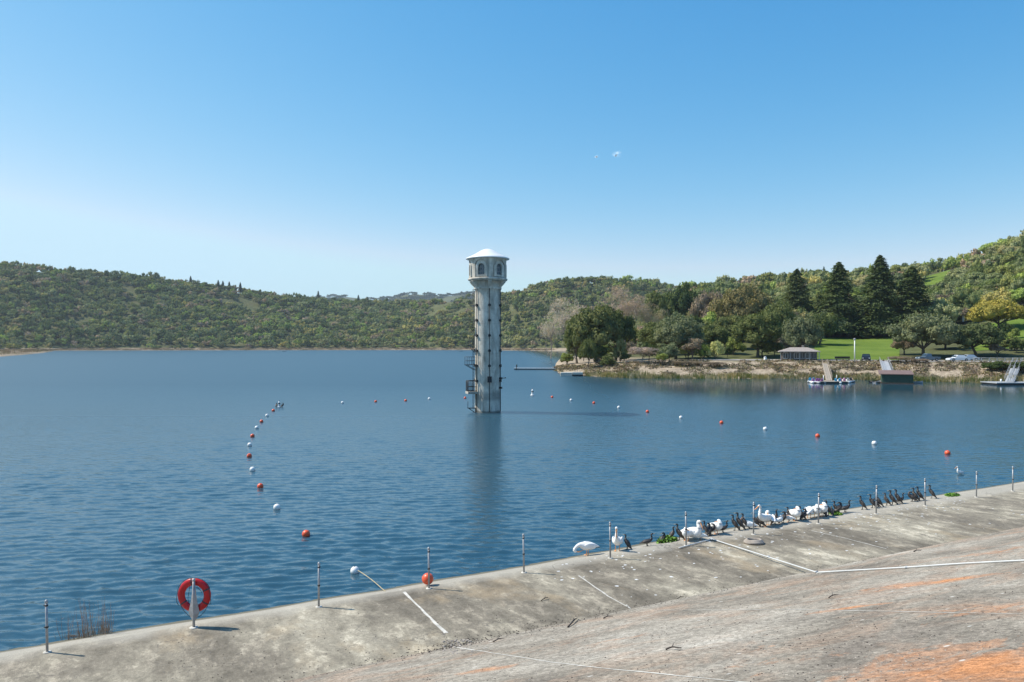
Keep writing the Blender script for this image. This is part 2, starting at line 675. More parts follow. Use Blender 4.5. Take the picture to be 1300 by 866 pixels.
def water_mat():
    m, nt, b, _ = nmat('lake_water')
    b.inputs['Base Color'].default_value = (.020, .060, .088, 1)
    b.inputs['IOR'].default_value = 1.55
    b.inputs['Specular Tint'].default_value = (.84, .97, 1, 1)
    b.inputs['Specular IOR Level'].default_value = .5
    b.inputs['Roughness'].default_value = .06
    tc = N(nt, 'ShaderNodeTexCoord')

    def slope(scale, sx, rot, kx, ky, detail=2, dist=0.0):
        mp = N(nt, 'ShaderNodeMapping')
        mp.inputs['Scale'].default_value = (sx, 1, 1)
        mp.inputs['Rotation'].default_value = (0, 0, R(rot))
        nt.links.new(tc.outputs['Object'], mp.inputs['Vector'])
        n = N(nt, 'ShaderNodeTexNoise')
        n.inputs['Scale'].default_value = scale
        n.inputs['Detail'].default_value = detail
        n.inputs['Roughness'].default_value = .55
        n.inputs['Distortion'].default_value = dist
        nt.links.new(mp.outputs[0], n.inputs['Vector'])
        sb = N(nt, 'ShaderNodeVectorMath', operation='SUBTRACT')
        sb.inputs[1].default_value = (.5, .5, .5)
        nt.links.new(n.outputs['Color'], sb.inputs[0])
        ml = N(nt, 'ShaderNodeVectorMath', operation='MULTIPLY')
        ml.inputs[1].default_value = (kx, ky, 0)
        nt.links.new(sb.outputs[0], ml.inputs[0])
        return ml.outputs[0]

    def add(a_, b_):
        v = N(nt, 'ShaderNodeVectorMath', operation='ADD')
        nt.links.new(a_, v.inputs[0])
        if hasattr(b_, 'is_output'):
            nt.links.new(b_, v.inputs[1])
        else:
            v.inputs[1].default_value = b_
        return v.outputs[0]
    tot = add(slope(.8, .26, -7, .02, .04, 2, .3), slope(2.9, .30, 6, .06, .16, 3, .3))
    tot = add(tot, slope(9.5, .40, -3, .22, .42, 3, .2))
    # calmer water: gust streaks, and the lee of the right shore
    gust = noise(nt, mapped(nt, scale=(.3, 1, 1)), .04, 3, .55)
    gs = ramp(nt, gust, [(.35, g(.72)), (.65, g(1.05))])
    sep = N(nt, 'ShaderNodeSeparateXYZ')
    nt.links.new(tc.outputs['Object'], sep.inputs[0])
    lee_y = N(nt, 'ShaderNodeMapRange')
    lee_y.inputs[1].default_value = 66
    lee_y.inputs[2].default_value = 115
    nt.links.new(sep.outputs['Y'], lee_y.inputs[0])
    lee_x = N(nt, 'ShaderNodeMapRange')
    lee_x.inputs[1].default_value = 4
    lee_x.inputs[2].default_value = 28
    nt.links.new(sep.outputs['X'], lee_x.inputs[0])
    lee = N(nt, 'ShaderNodeMath', operation='MULTIPLY')
    nt.links.new(lee_y.outputs[0], lee.inputs[0])
    nt.links.new(lee_x.outputs[0], lee.inputs[1])
    k = N(nt, 'ShaderNodeMapRange')
    k.inputs[3].default_value = 1.0
    k.inputs[4].default_value = .2
    nt.links.new(lee.outputs[0], k.inputs[0])
    kk = N(nt, 'ShaderNodeMath', operation='MULTIPLY')
    nt.links.new(k.outputs[0], kk.inputs[0])
    nt.links.new(gs, kk.inputs[1])
    sc = N(nt, 'ShaderNodeVectorMath', operation='SCALE')
    nt.links.new(tot, sc.inputs[0])
    nt.links.new(kk.outputs[0], sc.inputs['Scale'])
    ge = N(nt, 'ShaderNodeNewGeometry')
    nn = add(sc.outputs[0], ge.outputs['Normal'])
    rg = N(nt, 'ShaderNodeMapRange')
    off = N(nt, 'ShaderNodeMapRange')
    off.inputs[1].default_value = 20
    off.inputs[2].default_value = 130
    off.inputs[3].default_value = .16
    off.inputs[4].default_value = .40
    nt.links.new(sep.outputs['Y'], off.inputs[0])
    nt.links.new(off.outputs[0], rg.inputs[3])
    rg.inputs[4].default_value = .09
    nt.links.new(lee.outputs[0], rg.inputs[0])
    nt.links.new(rg.outputs[0], b.inputs['Roughness'])
    nm = N(nt, 'ShaderNodeVectorMath', operation='NORMALIZE')
    nt.links.new(nn, nm.inputs[0])
    nt.links.new(nm.outputs[0], b.inputs['Normal'])
    return m


M['water'] = water_mat()


def leaf_mat(name, use_attr):
    m, nt, b, out = nmat(name)
    if use_attr:
        a = N(nt, 'ShaderNodeAttribute', attribute_name='tint')
        col = a.outputs['Color']
    else:
        a = N(nt, 'ShaderNodeObjectInfo')
        col = a.outputs['Color']
    v = mapped(nt)
    n1 = noise(nt, v, .45 if not use_attr else .12, 3, .6)
    n2 = noise(nt, v, 3.0, 2, .6)
    col = mix(nt, 1, col, ramp(nt, n1, [(.3, (.75, .78, .80)), (.5, g(1)), (.72, (1.35, 1.22, 1.0))]), 'MULTIPLY')
    col = mix(nt, 1, col, ramp(nt, n2, [(.3, g(.75)), (.7, g(1.3))]), 'MULTIPLY')
    nt.nodes.remove(b)
    d = N(nt, 'ShaderNodeBsdfDiffuse')
    t = N(nt, 'ShaderNodeBsdfTranslucent')
    nt.links.new(col, d.inputs['Color'])
    nt.links.new(mix(nt, 1, col, (1.1, 1.25, .6), 'MULTIPLY'), t.inputs['Color'])
    mx = N(nt, 'ShaderNodeMixShader')
    mx.inputs[0].default_value = .22
    nt.links.new(d.outputs[0], mx.inputs[1])
    nt.links.new(t.outputs[0], mx.inputs[2])
    nt.links.new(mx.outputs[0], out.inputs['Surface'])
    return m


M['leaf'] = leaf_mat('foliage', False)
M['leaf_far'] = leaf_mat('distant_foliage', True)


def ground_mat():
    m, nt, b, _ = nmat('hill_ground')
    v = mapped(nt)
    sep = N(nt, 'ShaderNodeSeparateXYZ')
    nt.links.new(v, sep.inputs[0])
    n1 = noise(nt, v, .02, 5, .6, .5)
    n2 = noise(nt, v, .25, 6, .7)
    n3 = noise(nt, v, 1.6, 6, .75)
    green = ramp(nt, n1, [(.35, (.085, .085, .04)), (.55, (.11, .12, .05)), (.7, (.13, .125, .06))])
    c = mix(nt, 1, green, ramp(nt, n2, [(.3, g(.7)), (.7, g(1.25))]), 'MULTIPLY')
    # dry bank near the water
    bank = ramp(nt, n3, [(.28, (.14, .105, .075)), (.42, (.27, .21, .155)), (.55, (.38, .31, .22)), (.7, (.50, .43, .33))])
    zz = N(nt, 'ShaderNodeMath', operation='MULTIPLY_ADD')
    nt.links.new(n2, zz.inputs[0])
    zz.inputs[1].default_value = 1.2
    nt.links.new(sep.outputs['Z'], zz.inputs[2])
    dz = N(nt, 'ShaderNodeMath', operation='DIVIDE')
    nt.links.new(zz.outputs[0], dz.inputs[0])
    dz.inputs[1].default_value = 5.0
    c = mix(nt, ramp(nt, dz.outputs[0], [(.70, g(1)), (.80, g(0))]), c, bank)
    c = mix(nt, .7, c, mix(nt, 1, c, ramp(nt, n3, [(.3, g(.55)), (.7, g(1.25))]), 'MULTIPLY'))
    nt.links.new(c, b.inputs['Base Color'])
    b.inputs['Roughness'].default_value = 1
    b.inputs['Specular IOR Level'].default_value = .1
    return m


def lawn_mat():
    m, nt, b, _ = nmat('lawn_grass')
    v = mapped(nt)
    n1 = noise(nt, v, .12, 5, .6)
    n2 = noise(nt, v, 2.5, 5, .7)
    c = ramp(nt, n1, [(.35, (.095, .15, .022)), (.65, (.145, .20, .035))])
    c = mix(nt, .6, c, mix(nt, 1, c, ramp(nt, n2, [(.3, g(.7)), (.7, g(1.25))]), 'MULTIPLY'))
    nt.links.new(c, b.inputs['Base Color'])
    b.inputs['Roughness'].default_value = 1
    b.inputs['Specular IOR Level'].default_value = .1
    return m


M['ground'] = ground_mat()
M['lawn'] = lawn_mat()

# ------------------------------------------------------------------ terrain
def tab(xs, ys):
    return lambda q: np.interp(q, xs, ys)


nDs = tab([690, 703, 712, 725, 760, 800, 880, 1000, 1150, 1250, 1400, 1700],
          [230, 205, 178, 172, 164, 157, 156, 155, 146, 137, 128, 124])
nZs = tab([703, 740, 800, 880, 1700], [1.0, 1.9, 2.6, 3.2, 3.2])
nD5 = tab([703, 760, 880, 1000, 1100, 1200, 1300, 1700], [232, 262, 240, 250, 262, 232, 215, 215])
nZ5 = tab([703, 760, 880, 1000, 1100, 1200, 1300, 1700], [1.6, 3, 5, 8, 9.3, 8.5, 9, 10])
nD6 = tab([703, 760, 790, 880, 1000, 1150, 1300, 1700], [280, 450, 500, 420, 420, 400, 330, 320])
nZ6 = tab([703, 760, 790, 880, 1000, 1150, 1300, 1700], [1, 2, 8, 18, 26, 31, 38, 45])
nD7 = tab([703, 760, 790, 880, 1000, 1100, 1150, 1200, 1240, 1300, 1400, 1700], [310, 600, 800, 700, 680, 650, 640, 560, 520, 480, 450, 430])
nZ7 = tab([703, 760, 790, 880, 950, 1000, 1050, 1100, 1150, 1200, 1240, 1300, 1400, 1700],
          [-3, -3, 40, 56, 60, 63, 66, 62, 66, 63, 64, 74, 88, 95])
fDs = tab([-400, -100, -20, 5, 30, 55, 63, 70, 100, 400, 600, 650, 703, 800, 1700],
          [330, 400, 430, 450, 520, 640, 735, 905, 930, 1000, 1010, 930, 880, 800, 800])
hD0 = tab([-400, -100, 0, 66, 100, 400, 600, 650, 703, 800, 1700],
          [700, 800, 860, 905, 930, 1000, 1010, 930, 880, 800, 800])
fDr = tab([-400, 0, 100, 200, 300, 350, 400, 470, 530, 590, 650, 700, 800, 900, 1700],
          [1080, 1130, 1170, 1210, 1270, 1300, 1350, 1400, 1350, 1250, 1180, 1120, 1100, 1100, 1100])
fYr = tab([-400, 0, 50, 100, 150, 200, 250, 300, 350, 400, 430, 470, 530, 590, 620, 650, 700, 750, 800, 850, 1700],
          [310, 332, 335, 341, 345, 349, 357, 365, 371, 376, 379, 382, 381, 378, 373, 366, 358, 357, 357, 358, 360])
hYr = tab([-400, 380, 420, 450, 475, 490, 520, 560, 600, 650, 700, 1700],
          [372, 380, 377, 377, 380, 378, 374, 375, 371, 374, 378, 375])


def prof(D, st):
    """piecewise smooth interpolation of stations (list of (D array, z array))"""
    z = np.full_like(D, st[0][1][0] if np.ndim(st[0][1]) else st[0][1])
    z = np.broadcast_to(st[0][1], D.shape).astype(float).copy()
    for (a, za), (b, zb) in zip(st[:-1], st[1:]):
        t = np.clip((D - a) / np.maximum(b - a, 1e-3), 0, 1)
        z = np.where(D >= a, za + (zb - za) * t, z)
    return z


def vnoise(x, y, seed=0):
    xi, yi = np.floor(x).astype(int), np.floor(y).astype(int)
    xf, yf = x - xi, y - yi
    xf, yf = xf * xf * (3 - 2 * xf), yf * yf * (3 - 2 * yf)

    def h(a, b):
        n = (a * 374761393 + b * 668265263 + seed * 1442695) & 0xffffffff
        n = ((n ^ (n >> 13)) * 1274126177) & 0xffffffff
        return ((n ^ (n >> 16)) & 0xffff) / 65535.0
    return (h(xi, yi) * (1 - xf) + h(xi + 1, yi) * xf) * (1 - yf) + (h(xi, yi + 1) * (1 - xf) + h(xi + 1, yi + 1) * xf) * yf


def ground_z(px, D):
    px = np.asarray(px, float)
    D = np.asarray(D, float)
    px, D = np.broadcast_arrays(px, D)
    x = (px - 650) / F * D
    Ds = nDs(px) + (vnoise(x / 6, D / 6, 3) - .5) * 3
    zs = nZs(px)
    st = [(Ds - 15, -2.0), (Ds, 0.0), (Ds + 3, .35), (Ds + 9, 1.0), (Ds + 20, zs - .25), (Ds + 24, zs), (Ds + 38, zs + .1),
          (nD5(px), nZ5(px)), (nD6(px), nZ6(px)), (nD7(px), nZ7(px)), (nD7(px) + 350, np.where(nZ7(px) < 0, -3, 15.0)), (nD7(px) + 400, np.where(nZ7(px) < 0, -3, 12.0))]
    near = prof(D, st)
    near = np.where(px < 701, -3.0, near)
    t = np.clip((px - 701) / 6, 0, 1)
    near = near * t + -3 * (1 - t)
    fd, fr = fDs(px), fDr(px)
    zr = CAMZ + (HOR - fYr(px)) * fr / F - 8.5
    zh = CAMZ + (HOR - hYr(px)) * 3900 / F
    fh = np.maximum(hD0(px), fd)
    st = [(fd - 20, -2.5), (fd, 0.0), (fd + 6, .8), (fh + 22, 1.6 + 0 * fd),
          (fh + (fr - fh) * .38, 1.6 + (zr - 1.6) * .30), (fh + (fr - fh) * .7, 1.6 + (zr - 1.6) * .66),
          (fr, zr), (fr + 500, zr * .4), (fr + 1300, zr * .4), (np.full_like(fr, 3900.0), zh), (np.full_like(fr, 5200.0), 40.0), (np.full_like(fr, 12000.0), 30.0)]
    far = prof(D, st)
    bumpy = (vnoise(x / 90, D / 90, 5) - .5) * 14 + (vnoise(x / 35, D / 35, 8) - .5) * 5
    far = far + bumpy * np.clip((far - 4) / 30, 0, 1)
    near = near + bumpy * .6 * np.clip((near - 12) / 30, 0, 1)
    z = np.maximum(near, far)
    z = z + np.where(z > .1, (vnoise(x / 2.2, D / 2.2, 11) - .5) * .35 * np.clip(z, 0, 1) * np.clip((260 - D) / 100, 0, 1) * (z < 2.9), 0)
    return z


def gz(px, D):
    return float(ground_z(np.array([px]), np.array([D]))[0])


def polar_sheet(name, pxs, Ds, zf, mat, smooth=True):
    PX, DD = np.meshgrid(pxs, Ds)
    Z = zf(PX, DD)
    X = (PX - 650) / F * DD
    V = np.stack([X, DD, Z], -1).reshape(-1, 3)
    nr, nc = PX.shape
    i = (np.arange(nr - 1)[:, None] * nc + np.arange(nc - 1)[None]).ravel()
    FA = np.stack([i, i + 1, i + nc + 1, i + nc], -1)
    return link(name, np_mesh(name, V, FA, mat, smooth=smooth))


Dsamp = np.concatenate([np.arange(105, 200, 1.1), np.arange(200, 300, 3), np.geomspace(300, 5600, 150)])
hills = polar_sheet('hills', np.arange(-380, 1690, 5.0), Dsamp, ground_z, M['ground'])
tag(hills, kind='structure')

lawn = polar_sheet('lawn', np.arange(1034, 1146, 4.0), np.arange(181, 264, 2.0), lambda p, d: ground_z(p, d) + .06, M['lawn'])
tag(lawn, kind='structure')
lawn2 = polar_sheet('lawn', np.arange(1236, 1420, 4.0), np.arange(195, 250, 2.0), lambda p, d: ground_z(p, d) + .06, M['lawn'])
tag(lawn2, kind='structure')
mead = polar_sheet('meadow', np.arange(1170, 1208, 2.0), np.arange(472, 548, 3.0), lambda p, d: ground_z(p, d) + .1, M['lawn'])
tag(mead, kind='structure')
# lake-side road / promenade
px_r = np.arange(876, 1690, 6.0)
ra, rb = [], []
V, FA = [], []
for p in px_r:
    ds = float(nDs(p))
    for k, dd in enumerate((24.5, 33.5)):
        D_ = ds + dd
        V.append(tuple(at_d(p, D_, gz(p, D_) + .07)))
for i in range(len(px_r) - 1):
    FA.append((2 * i, 2 * i + 2, 2 * i + 3, 2 * i + 1))
tag(mesh_obj('road', V, FA, M['asphalt']), kind='structure')

# ------------------------------------------------------------------ water
def wave_z(x, y, spacing):
    r = np.random.default_rng(12)
    z = np.zeros_like(x)
    fade = np.clip((150 - y) / 60, 0, 1) * np.clip((y - 8) / 4, 0, 1)
    # open water is livelier than the lee of the right shore
    lee = np.clip((y - 66) / 49, 0, 1) * np.clip((x - 4) / 24, 0, 1)
    env = .65 + .7 * vnoise(x / 9, y / 5, 51)
    n = 64
    for i in range(n):
        lam = .17 * (1.0 / .17) ** ((i + .5) / n)
        k = 2 * np.pi / lam
        th = r.normal() * .42 + R(84)
        slope = .037 * (1.0 if lam < .5 else (.5 / lam) ** 1.2)
        a = slope / k
        cut = np.clip((lam / spacing - 2.5) / 2.5, 0, 1)
        ph = r.uniform(0, 2 * np.pi) + 3.6 * vnoise(x / (lam * 8), y / (lam * 6), 60 + i)
        w = np.sin(k * (x * math.cos(th) + y * math.sin(th)) + ph)
        z += a * cut * (w + .25 * (w * w - .5))
    return z * fade * env * (1 - .85 * lee) - .01


w_px = np.concatenate([[-3000, -1500, -900, -650, -500, -420], np.arange(-350, 1650, 3.2), [1720, 1850, 2400, 3500]])
w_D = np.concatenate([[2, 5, 8], 10 * (155 / 10) ** np.linspace(0, 1, 820), [170, 200, 260, 400, 700, 1200, 2500, 5600]])
PX, DD = np.meshgrid(w_px, w_D)
XX = np.clip((PX - 650) / F * DD, -6000, 6000)
ZZ = wave_z(XX, DD, DD * .0034)
i_ = (np.arange(len(w_D) - 1)[:, None] * len(w_px) + np.arange(len(w_px) - 1)[None]).ravel()
lake = link('water', np_mesh('water', np.stack([XX, DD, ZZ], -1).reshape(-1, 3), np.stack([i_, i_ + 1, i_ + len(w_px) + 1, i_ + len(w_px)], -1), M['water'], smooth=True))
tag(lake, kind='structure')

# ------------------------------------------------------------------ dam
ss = np.arange(-60, 170, 1.0)
ts_b = [-3.6, -2.9, -2.3, -2.0, -1.7, -1.5, -1.3, -1.2, -1.1, -.95, -.8, -.7, -.6, -.5, -.35, -.2, 0, 1, 2, 3, TOE]


def dam_sheet(name, ts, mat):
    V = []
    for s in ss:
        for t in ts:
            p = dam(s, t)
            if -2.2 < t < -.5:
                p = p + NRM * float((vnoise(np.array([s / 1.7]), np.array([3.0]), 2)[0] - .5) * .12)
            V.append(tuple(p))
    n = len(ts)
    FA = [(i * n + j, i * n + j + 1, (i + 1) * n + j + 1, (i + 1) * n + j) for i in range(len(ss) - 1) for j in range(n - 1)]
    FA = [f[::-1] for f in FA]
    return tag(mesh_obj(name, V, FA, mat, smooth=False), kind='structure')


dam_sheet('concrete_bench', ts_b, M['concrete'])
ts_s = [TOE, TOE + 1, TOE + 2] + list(np.arange(TOE + 4, TOE + 19, 2.0)) + [TOE + 19.5]
dam_sheet('dam_slope', ts_s, M['slope'])
# crest path behind the camera and ground to the horizon behind it
cz = dam(0, TOE + 19.5).z
V = [tuple(dam(s, TOE + t_) if False else (lambda q: (q.x, q.y, cz))(dam(s, TOE + t_))) for s, t_ in ((-60, 19.5), (169, 19.5), (600, 2500), (-600, 2500))]
tag(mesh_obj('ground', V, [(0, 1, 2, 3)], M['ground']), kind='structure')


def strip(mb, pts, w, dz=.006, jitter=.0):
    """thin strip following (s,t) points"""
    P = []
    for (a, b) in zip(pts[:-1], pts[1:]):
        n = max(2, int(math.dist(a, b) / .35))
        for k in range(n):
            u = k / n
            P.append((a[0] + (b[0] - a[0]) * u, a[1] + (b[1] - a[1]) * u))
    P.append(pts[-1])
    Q = [dam(s, t, dz) for s, t in P]
    vs = []
    for i, q in enumerate(Q):
        d = (Q[min(i + 1, len(Q) - 1)] - Q[max(0, i - 1)])
        d.z = 0
        d.normalize()
        sd = Vector((d.y, -d.x, 0))
        ww = w * (1 + random.uniform(-.35, .35))
        off = sd * random.uniform(-jitter, jitter)
        for sg in (-1, 1):
            a_ = q + off + sd * ww * sg / 2
            rel = Vector((a_.x, a_.y, 0)) - Vector((P0.x, P0.y, 0))
            a_.z = dam(rel.dot(DIRL), rel.dot(NRM)).z + dz
            vs.append(a_)
    mb.add(vs, [(2 * i, 2 * i + 1, 2 * i + 3, 2 * i + 2) for i in range(len(Q) - 1)])


seams = [([(508, 749), (566, 804)], .08), ([(605, 826), (700, 841), (760, 848), (860, 858), (960, 868)], .036),
         ([(795, 768), (800, 773)], .04), ([(735, 731), (772, 757), (797, 771)], .045),
         ([(830, 775), (1000, 774), (1160, 777), (1298, 780)], .032), ([(1030, 674), (1075, 684), (1125, 697)], .05),
         ([(1170, 700), (1230, 697), (1298, 692)], .035), ([(580, 822), (604, 826)], .05)]
for pts, w in seams:
    mb = MB()
    strip(mb, [dam_px(*p) for p in pts], w, jitter=.012)
    tag(mb.build('expansion_joint', M['seam']), kind='structure')

# ------------------------------------------------------------------ control tower
TZ = 77.3
tx, ty = (619.2 - 650) / F * TZ, TZ
tower = empty('intake_tower', (tx, ty, 0))
tag(tower, 'tall round concrete intake tower with arched windows and white conical roof standing in the lake', 'tower')
r0 = 1.34


def zt(py):
    return CAMZ - (py - HOR) * TZ / F


mb = MB()
prof_ = [(r0 + .02, -3), (r0 + .02, zt(508)), (r0, zt(506))]
prof_ += [(r0, z) for z in np.arange(zt(500), zt(371), .8)] + [(r0, zt(368)), (r0 + .1, zt(367.6)), (r0 + .12, zt(366))]
prof_ += [(r0 + .02, zt(365.6)), (r0 + .02, zt(357))]
mb.lathe(prof_, 48)
mb.build('shaft', M['tower'], tower)
# corbels
for k in range(6):
    a = R(-90 - 51 + 60 * k)
    mb = MB()
    d = Vector((math.cos(a), math.sin(a), 0))
    s = Vector((-d.y, d.x, 0))
    w = .17
    zt0, zt1 = zt(357.2), zt(367.5)
    prof2 = [(r0 - .1, zt0), (2.0, zt0), (1.98, zt(358.5)), (1.8, zt(361)), (1.5, zt(364.5)), (r0 + .1, zt1), (r0 - .1, zt1)]
    vs = [d * r_ + s * w * sg + Vector((0, 0, z_)) for sg in (-1, 1) for r_, z_ in prof2]
    n = len(prof2)
    fs = [tuple(range(n)), tuple(range(2 * n - 1, n - 1, -1))] + [(i, i + n, (i + 1) % n + n, (i + 1) % n) for i in range(n)]
    mb.add(vs, fs)
    mb.build('corbel', M['tower'], tower)
# gallery ledge
mb = MB()
mb.lathe([(r0, zt(357.2)), (1.85, zt(357.2)), (2.02, zt(356.6)), (2.07, zt(355.6)), (2.07, zt(354.4)), (1.98, zt(353.6)), (1.6, zt(353.4))], 48)
mb.build('ledge', M['tower'], tower)
# house wall with six real arched openings
WIN = [R(-90 - 19 + 60 * k) for k in range(6)]
zb, ztop = zt(353.4), zt(328.6)


def wall_r(z):
    return 1.88 + .09 * (z - zb) / (ztop - zb)


zs_sill, z_spring, hw = zt(350.5), zt(341), 6.1
mb = MB()
# inside: grid in angle x z, dropping cells inside arches
nA, nZ = 180, 44
hA = R(15.0)


def arch_in(a, z, half, grow):
    for w_ in WIN:
        da = (a - w_ + math.pi) % (2 * math.pi) - math.pi
        x_ = da * 1.9
        hh = half + grow
        if abs(x_) < hh and zs_sill - grow < z < z_spring:
            return True
        if z >= z_spring and x_ * x_ + (z - z_spring) ** 2 < hh * hh:
            return True
    return False


nA, nZ = 240, 56


def wall_grid(mb, rr, half, grow, mi=0, flip=False, cond=None):
    idx = {}
    vs = []
    fs = []

    def vid(i, j):
        i %= nA
        if (i, j) not in idx:
            a = 2 * math.pi * i / nA
            z = zb + (ztop - zb) * j / nZ
            r_ = wall_r(z) + rr
            idx[(i, j)] = len(vs)
            vs.append((r_ * math.cos(a), r_ * math.sin(a), z))
        return idx[(i, j)]
    for i in range(nA):
        for j in range(nZ):
            a = 2 * math.pi * (i + .5) / nA
            z = zb + (ztop - zb) * (j + .5) / nZ
            if cond(a, z):
                f = (vid(i, j), vid(i + 1, j), vid(i + 1, j + 1), vid(i, j + 1))
                fs.append(f)
    mb.add(vs, fs, mi, True)


HALF = .36
wall_grid(mb, 0, HALF, 0, cond=lambda a, z: not arch_in(a, z, HALF, .42))
wall_grid(mb, -.10, HALF, 0, cond=lambda a, z: arch_in(a, z, HALF, .44) and not arch_in(a, z, HALF, .24))
mb.lathe([(wall_r(ztop) + .004, ztop), (wall_r(ztop) - .5, ztop)], 48)
mb.build('lantern_wall', M['tower'], tower)
glass_m = simple('tower_window_glass', (.10, .14, .17), .08, var=.4, scale=3)
for w_ in WIN:
    d = Vector((math.cos(w_), math.sin(w_), 0))
    s = Vector((-d.y, d.x, 0))

    def arch_pts(half, n=14, sill=zs_sill):
        pts = [(-half, sill)] + [(half * math.cos(math.pi - math.pi * k / n), z_spring + half * math.sin(math.pi * k / n)) for k in range(n + 1)] + [(half, sill)]
        return pts

    def ringmesh(ha, hb, ra_, rb_, sa, sb):
        A, B = arch_pts(ha, sill=sa), arch_pts(hb, sill=sb)
        vs = [d * ra_ + s * x_ + Vector((0, 0, z_)) for x_, z_ in A] + [d * rb_ + s * x_ + Vector((0, 0, z_)) for x_, z_ in B]
        n = len(A)
        return vs, [(i, i + 1, i + 1 + n, i + n) for i in range(n - 1)] + [(n - 1, 0, n, 2 * n - 1)]
    win = MB()
    # surround: front ring and reveal
    for a_ in (ringmesh(HALF + .26, HALF, 1.90, 1.90, zs_sill - .2, zs_sill), ringmesh(HALF, HALF, 1.90, 1.66, zs_sill, zs_sill),
               ringmesh(HALF + .26, HALF + .26, 1.90, 1.70, zs_sill - .2, zs_sill - .2)):
        win.add(*a_)
    wo_ = win.build('window', M['tower'], tower)
    gl = MB()
    A = arch_pts(HALF)
    gl.add([d * 1.68 + s * x_ + Vector((0, 0, z_)) for x_, z_ in A], [tuple(range(len(A)))])
    gl.build('pane', glass_m, wo_)
    br = MB()
    for k in (-.12, .12):
        br.tube(d * 1.72 + s * k + Vector((0, 0, zs_sill)), d * 1.72 + s * k + Vector((0, 0, z_spring + .3)), .018, n=5)
    for zz_ in (zs_sill + .35, zs_sill + .7, z_spring):
        br.tube(d * 1.72 - s * HALF + Vector((0, 0, zz_)), d * 1.72 + s * HALF + Vector((0, 0, zz_)), .018, n=5)
    br.build('glazing_bar', M['steel'], wo_)
# roof
mb = MB()
mb.lathe([(1.5, zt(329.3)), (2.26, zt(329.6)), (2.29, zt(329.0)), (2.25, zt(328.2)), (1.75, zt(325.6)), (1.2, zt(322)), (.75, zt(318.7)), (.42, zt(316.9)), (.15, zt(316.1)), (.01, zt(315.9))], 48)
mb.build('roof', M['white_paint'], tower)
# six guide rods with brackets
for k in range(6):
    a = R(-90 - 51 + 60 * k)
    d = Vector((math.cos(a), math.sin(a), 0))
    mb = MB()
    mb.tube(d * (r0 + .10) + Vector((0, 0, .1)), d * (r0 + .10) + Vector((0, 0, zt(367))), .035, n=6)
    rod = mb.build('guide_rod', M['steel_dark'], tower)
    for j in range(7):
        z = zt(388 + 19 * j)
        if j == 6:
            continue
        mb = MB()
        mb.box(d * (r0 + .08) + Vector((0, 0, z)), (.22, .30, .20), a, taper=.8)
        mb.box(d * (r0 + .15) + Vector((0, 0, z)), (.09, .11, .3), a)
        mb.build('bracket', M['steel_dark'], rod)
    if k == 1:
        mb = MB()
        mb.box(d * (r0 + .12) + Vector((0, 0, zt(481))), (.34, .42, .62), a)
        mb.build('gate_valve', M['steel_dark'], rod)
    if k == 2:
        for yy in (480, 492):
            mb = MB()
            mb.box(d * (r0 + .12) + Vector((0, 0, zt(yy))), (.24, .3, .2), a)
            mb.build('bracket', M['steel_dark'], rod)
# landings on the left (west-south-west) side
aL = R(-90 - 72)


def lpt(r_, s_, z_, a=aL):
    d = Vector((math.cos(a), math.sin(a), 0))
    s = Vector((-d.y, d.x, 0))
    return d * r_ + s * s_ + Vector((0, 0, z_))


# upper landing
mb = MB()
zl = zt(463)
mb.box(lpt(r0 + .5, 0, zl), (1.1, 1.0, .06), aL)
for s_ in (-.45, .45):
    mb.tube(lpt(r0 + 1.0, s_, zl), lpt(r0, s_, zt(470)), .03, n=6)
    for r_ in (.15, .55, 1.0):
        mb.tube(lpt(r0 + r_, s_, zl), lpt(r0 + r_, s_, zt(453)), .022, n=6)
    for zz_ in (453, 458):
        mb.tube(lpt(r0 + .1, s_, zt(zz_)), lpt(r0 + 1.0, s_, zt(zz_)), .02, n=6)
for zz_ in (453, 458):
    mb.tube(lpt(r0 + 1.0, -.45, zt(zz_)), lpt(r0 + 1.0, .45, zt(zz_)), .02, n=6)
mb.build('upper_landing', M['steel_dark'], tower)
# middle caged landing
zl = zt(498)
mb = MB()
mb.box(lpt(r0 + .42, 0, zl), (1.0, 1.15, .24), aL)
lnd = mb.build('caged_landing', M['tower'], tower)
mb = MB()
zc = zt(483)
for s_ in np.linspace(-.52, .52, 6):
    mb.tube(lpt(r0 + .86, s_, zl), lpt(r0 + .86, s_, zc), .022, n=5)
for r_ in np.linspace(.1, .86, 5):
    for s_ in (-.52, .52):
        mb.tube(lpt(r0 + r_, s_, zl), lpt(r0 + r_, s_, zc), .022, n=5)
for z_ in (zl + .2, (zl + zc) / 2, zc):
    for s_ in (-.52, .52):
        mb.tube(lpt(r0, s_, z_), lpt(r0 + .86, s_, z_), .03, n=5)
    mb.tube(lpt(r0 + .86, -.52, z_), lpt(r0 + .86, .52, z_), .03, n=5)
mb.box(lpt(r0 + .88, -.26, (zl + zc) / 2 + .05), (.03, .5, zc - zl - .3), aL)
mb.build('cage', M['steel_dark'], lnd)
# lower landing
mb = MB()
zl = zt(517.5)
mb.box(lpt(r0 + .35, 0, zl), (.9, .5, .07), aL)
mb.tube(lpt(r0 + .75, -.2, zl), lpt(r0 + .75, -.2, zt(509)), .025, n=6)
mb.tube(lpt(r0 + .75, -.2, zl), lpt(r0 + .1, -.2, zt(523)), .025, n=6)
mb.tube(lpt(r0 + .75, .2, zl), lpt(r0 + .1, .2, zt(523)), .025, n=6)
mb.build('lower_landing', M['steel_dark'], tower)
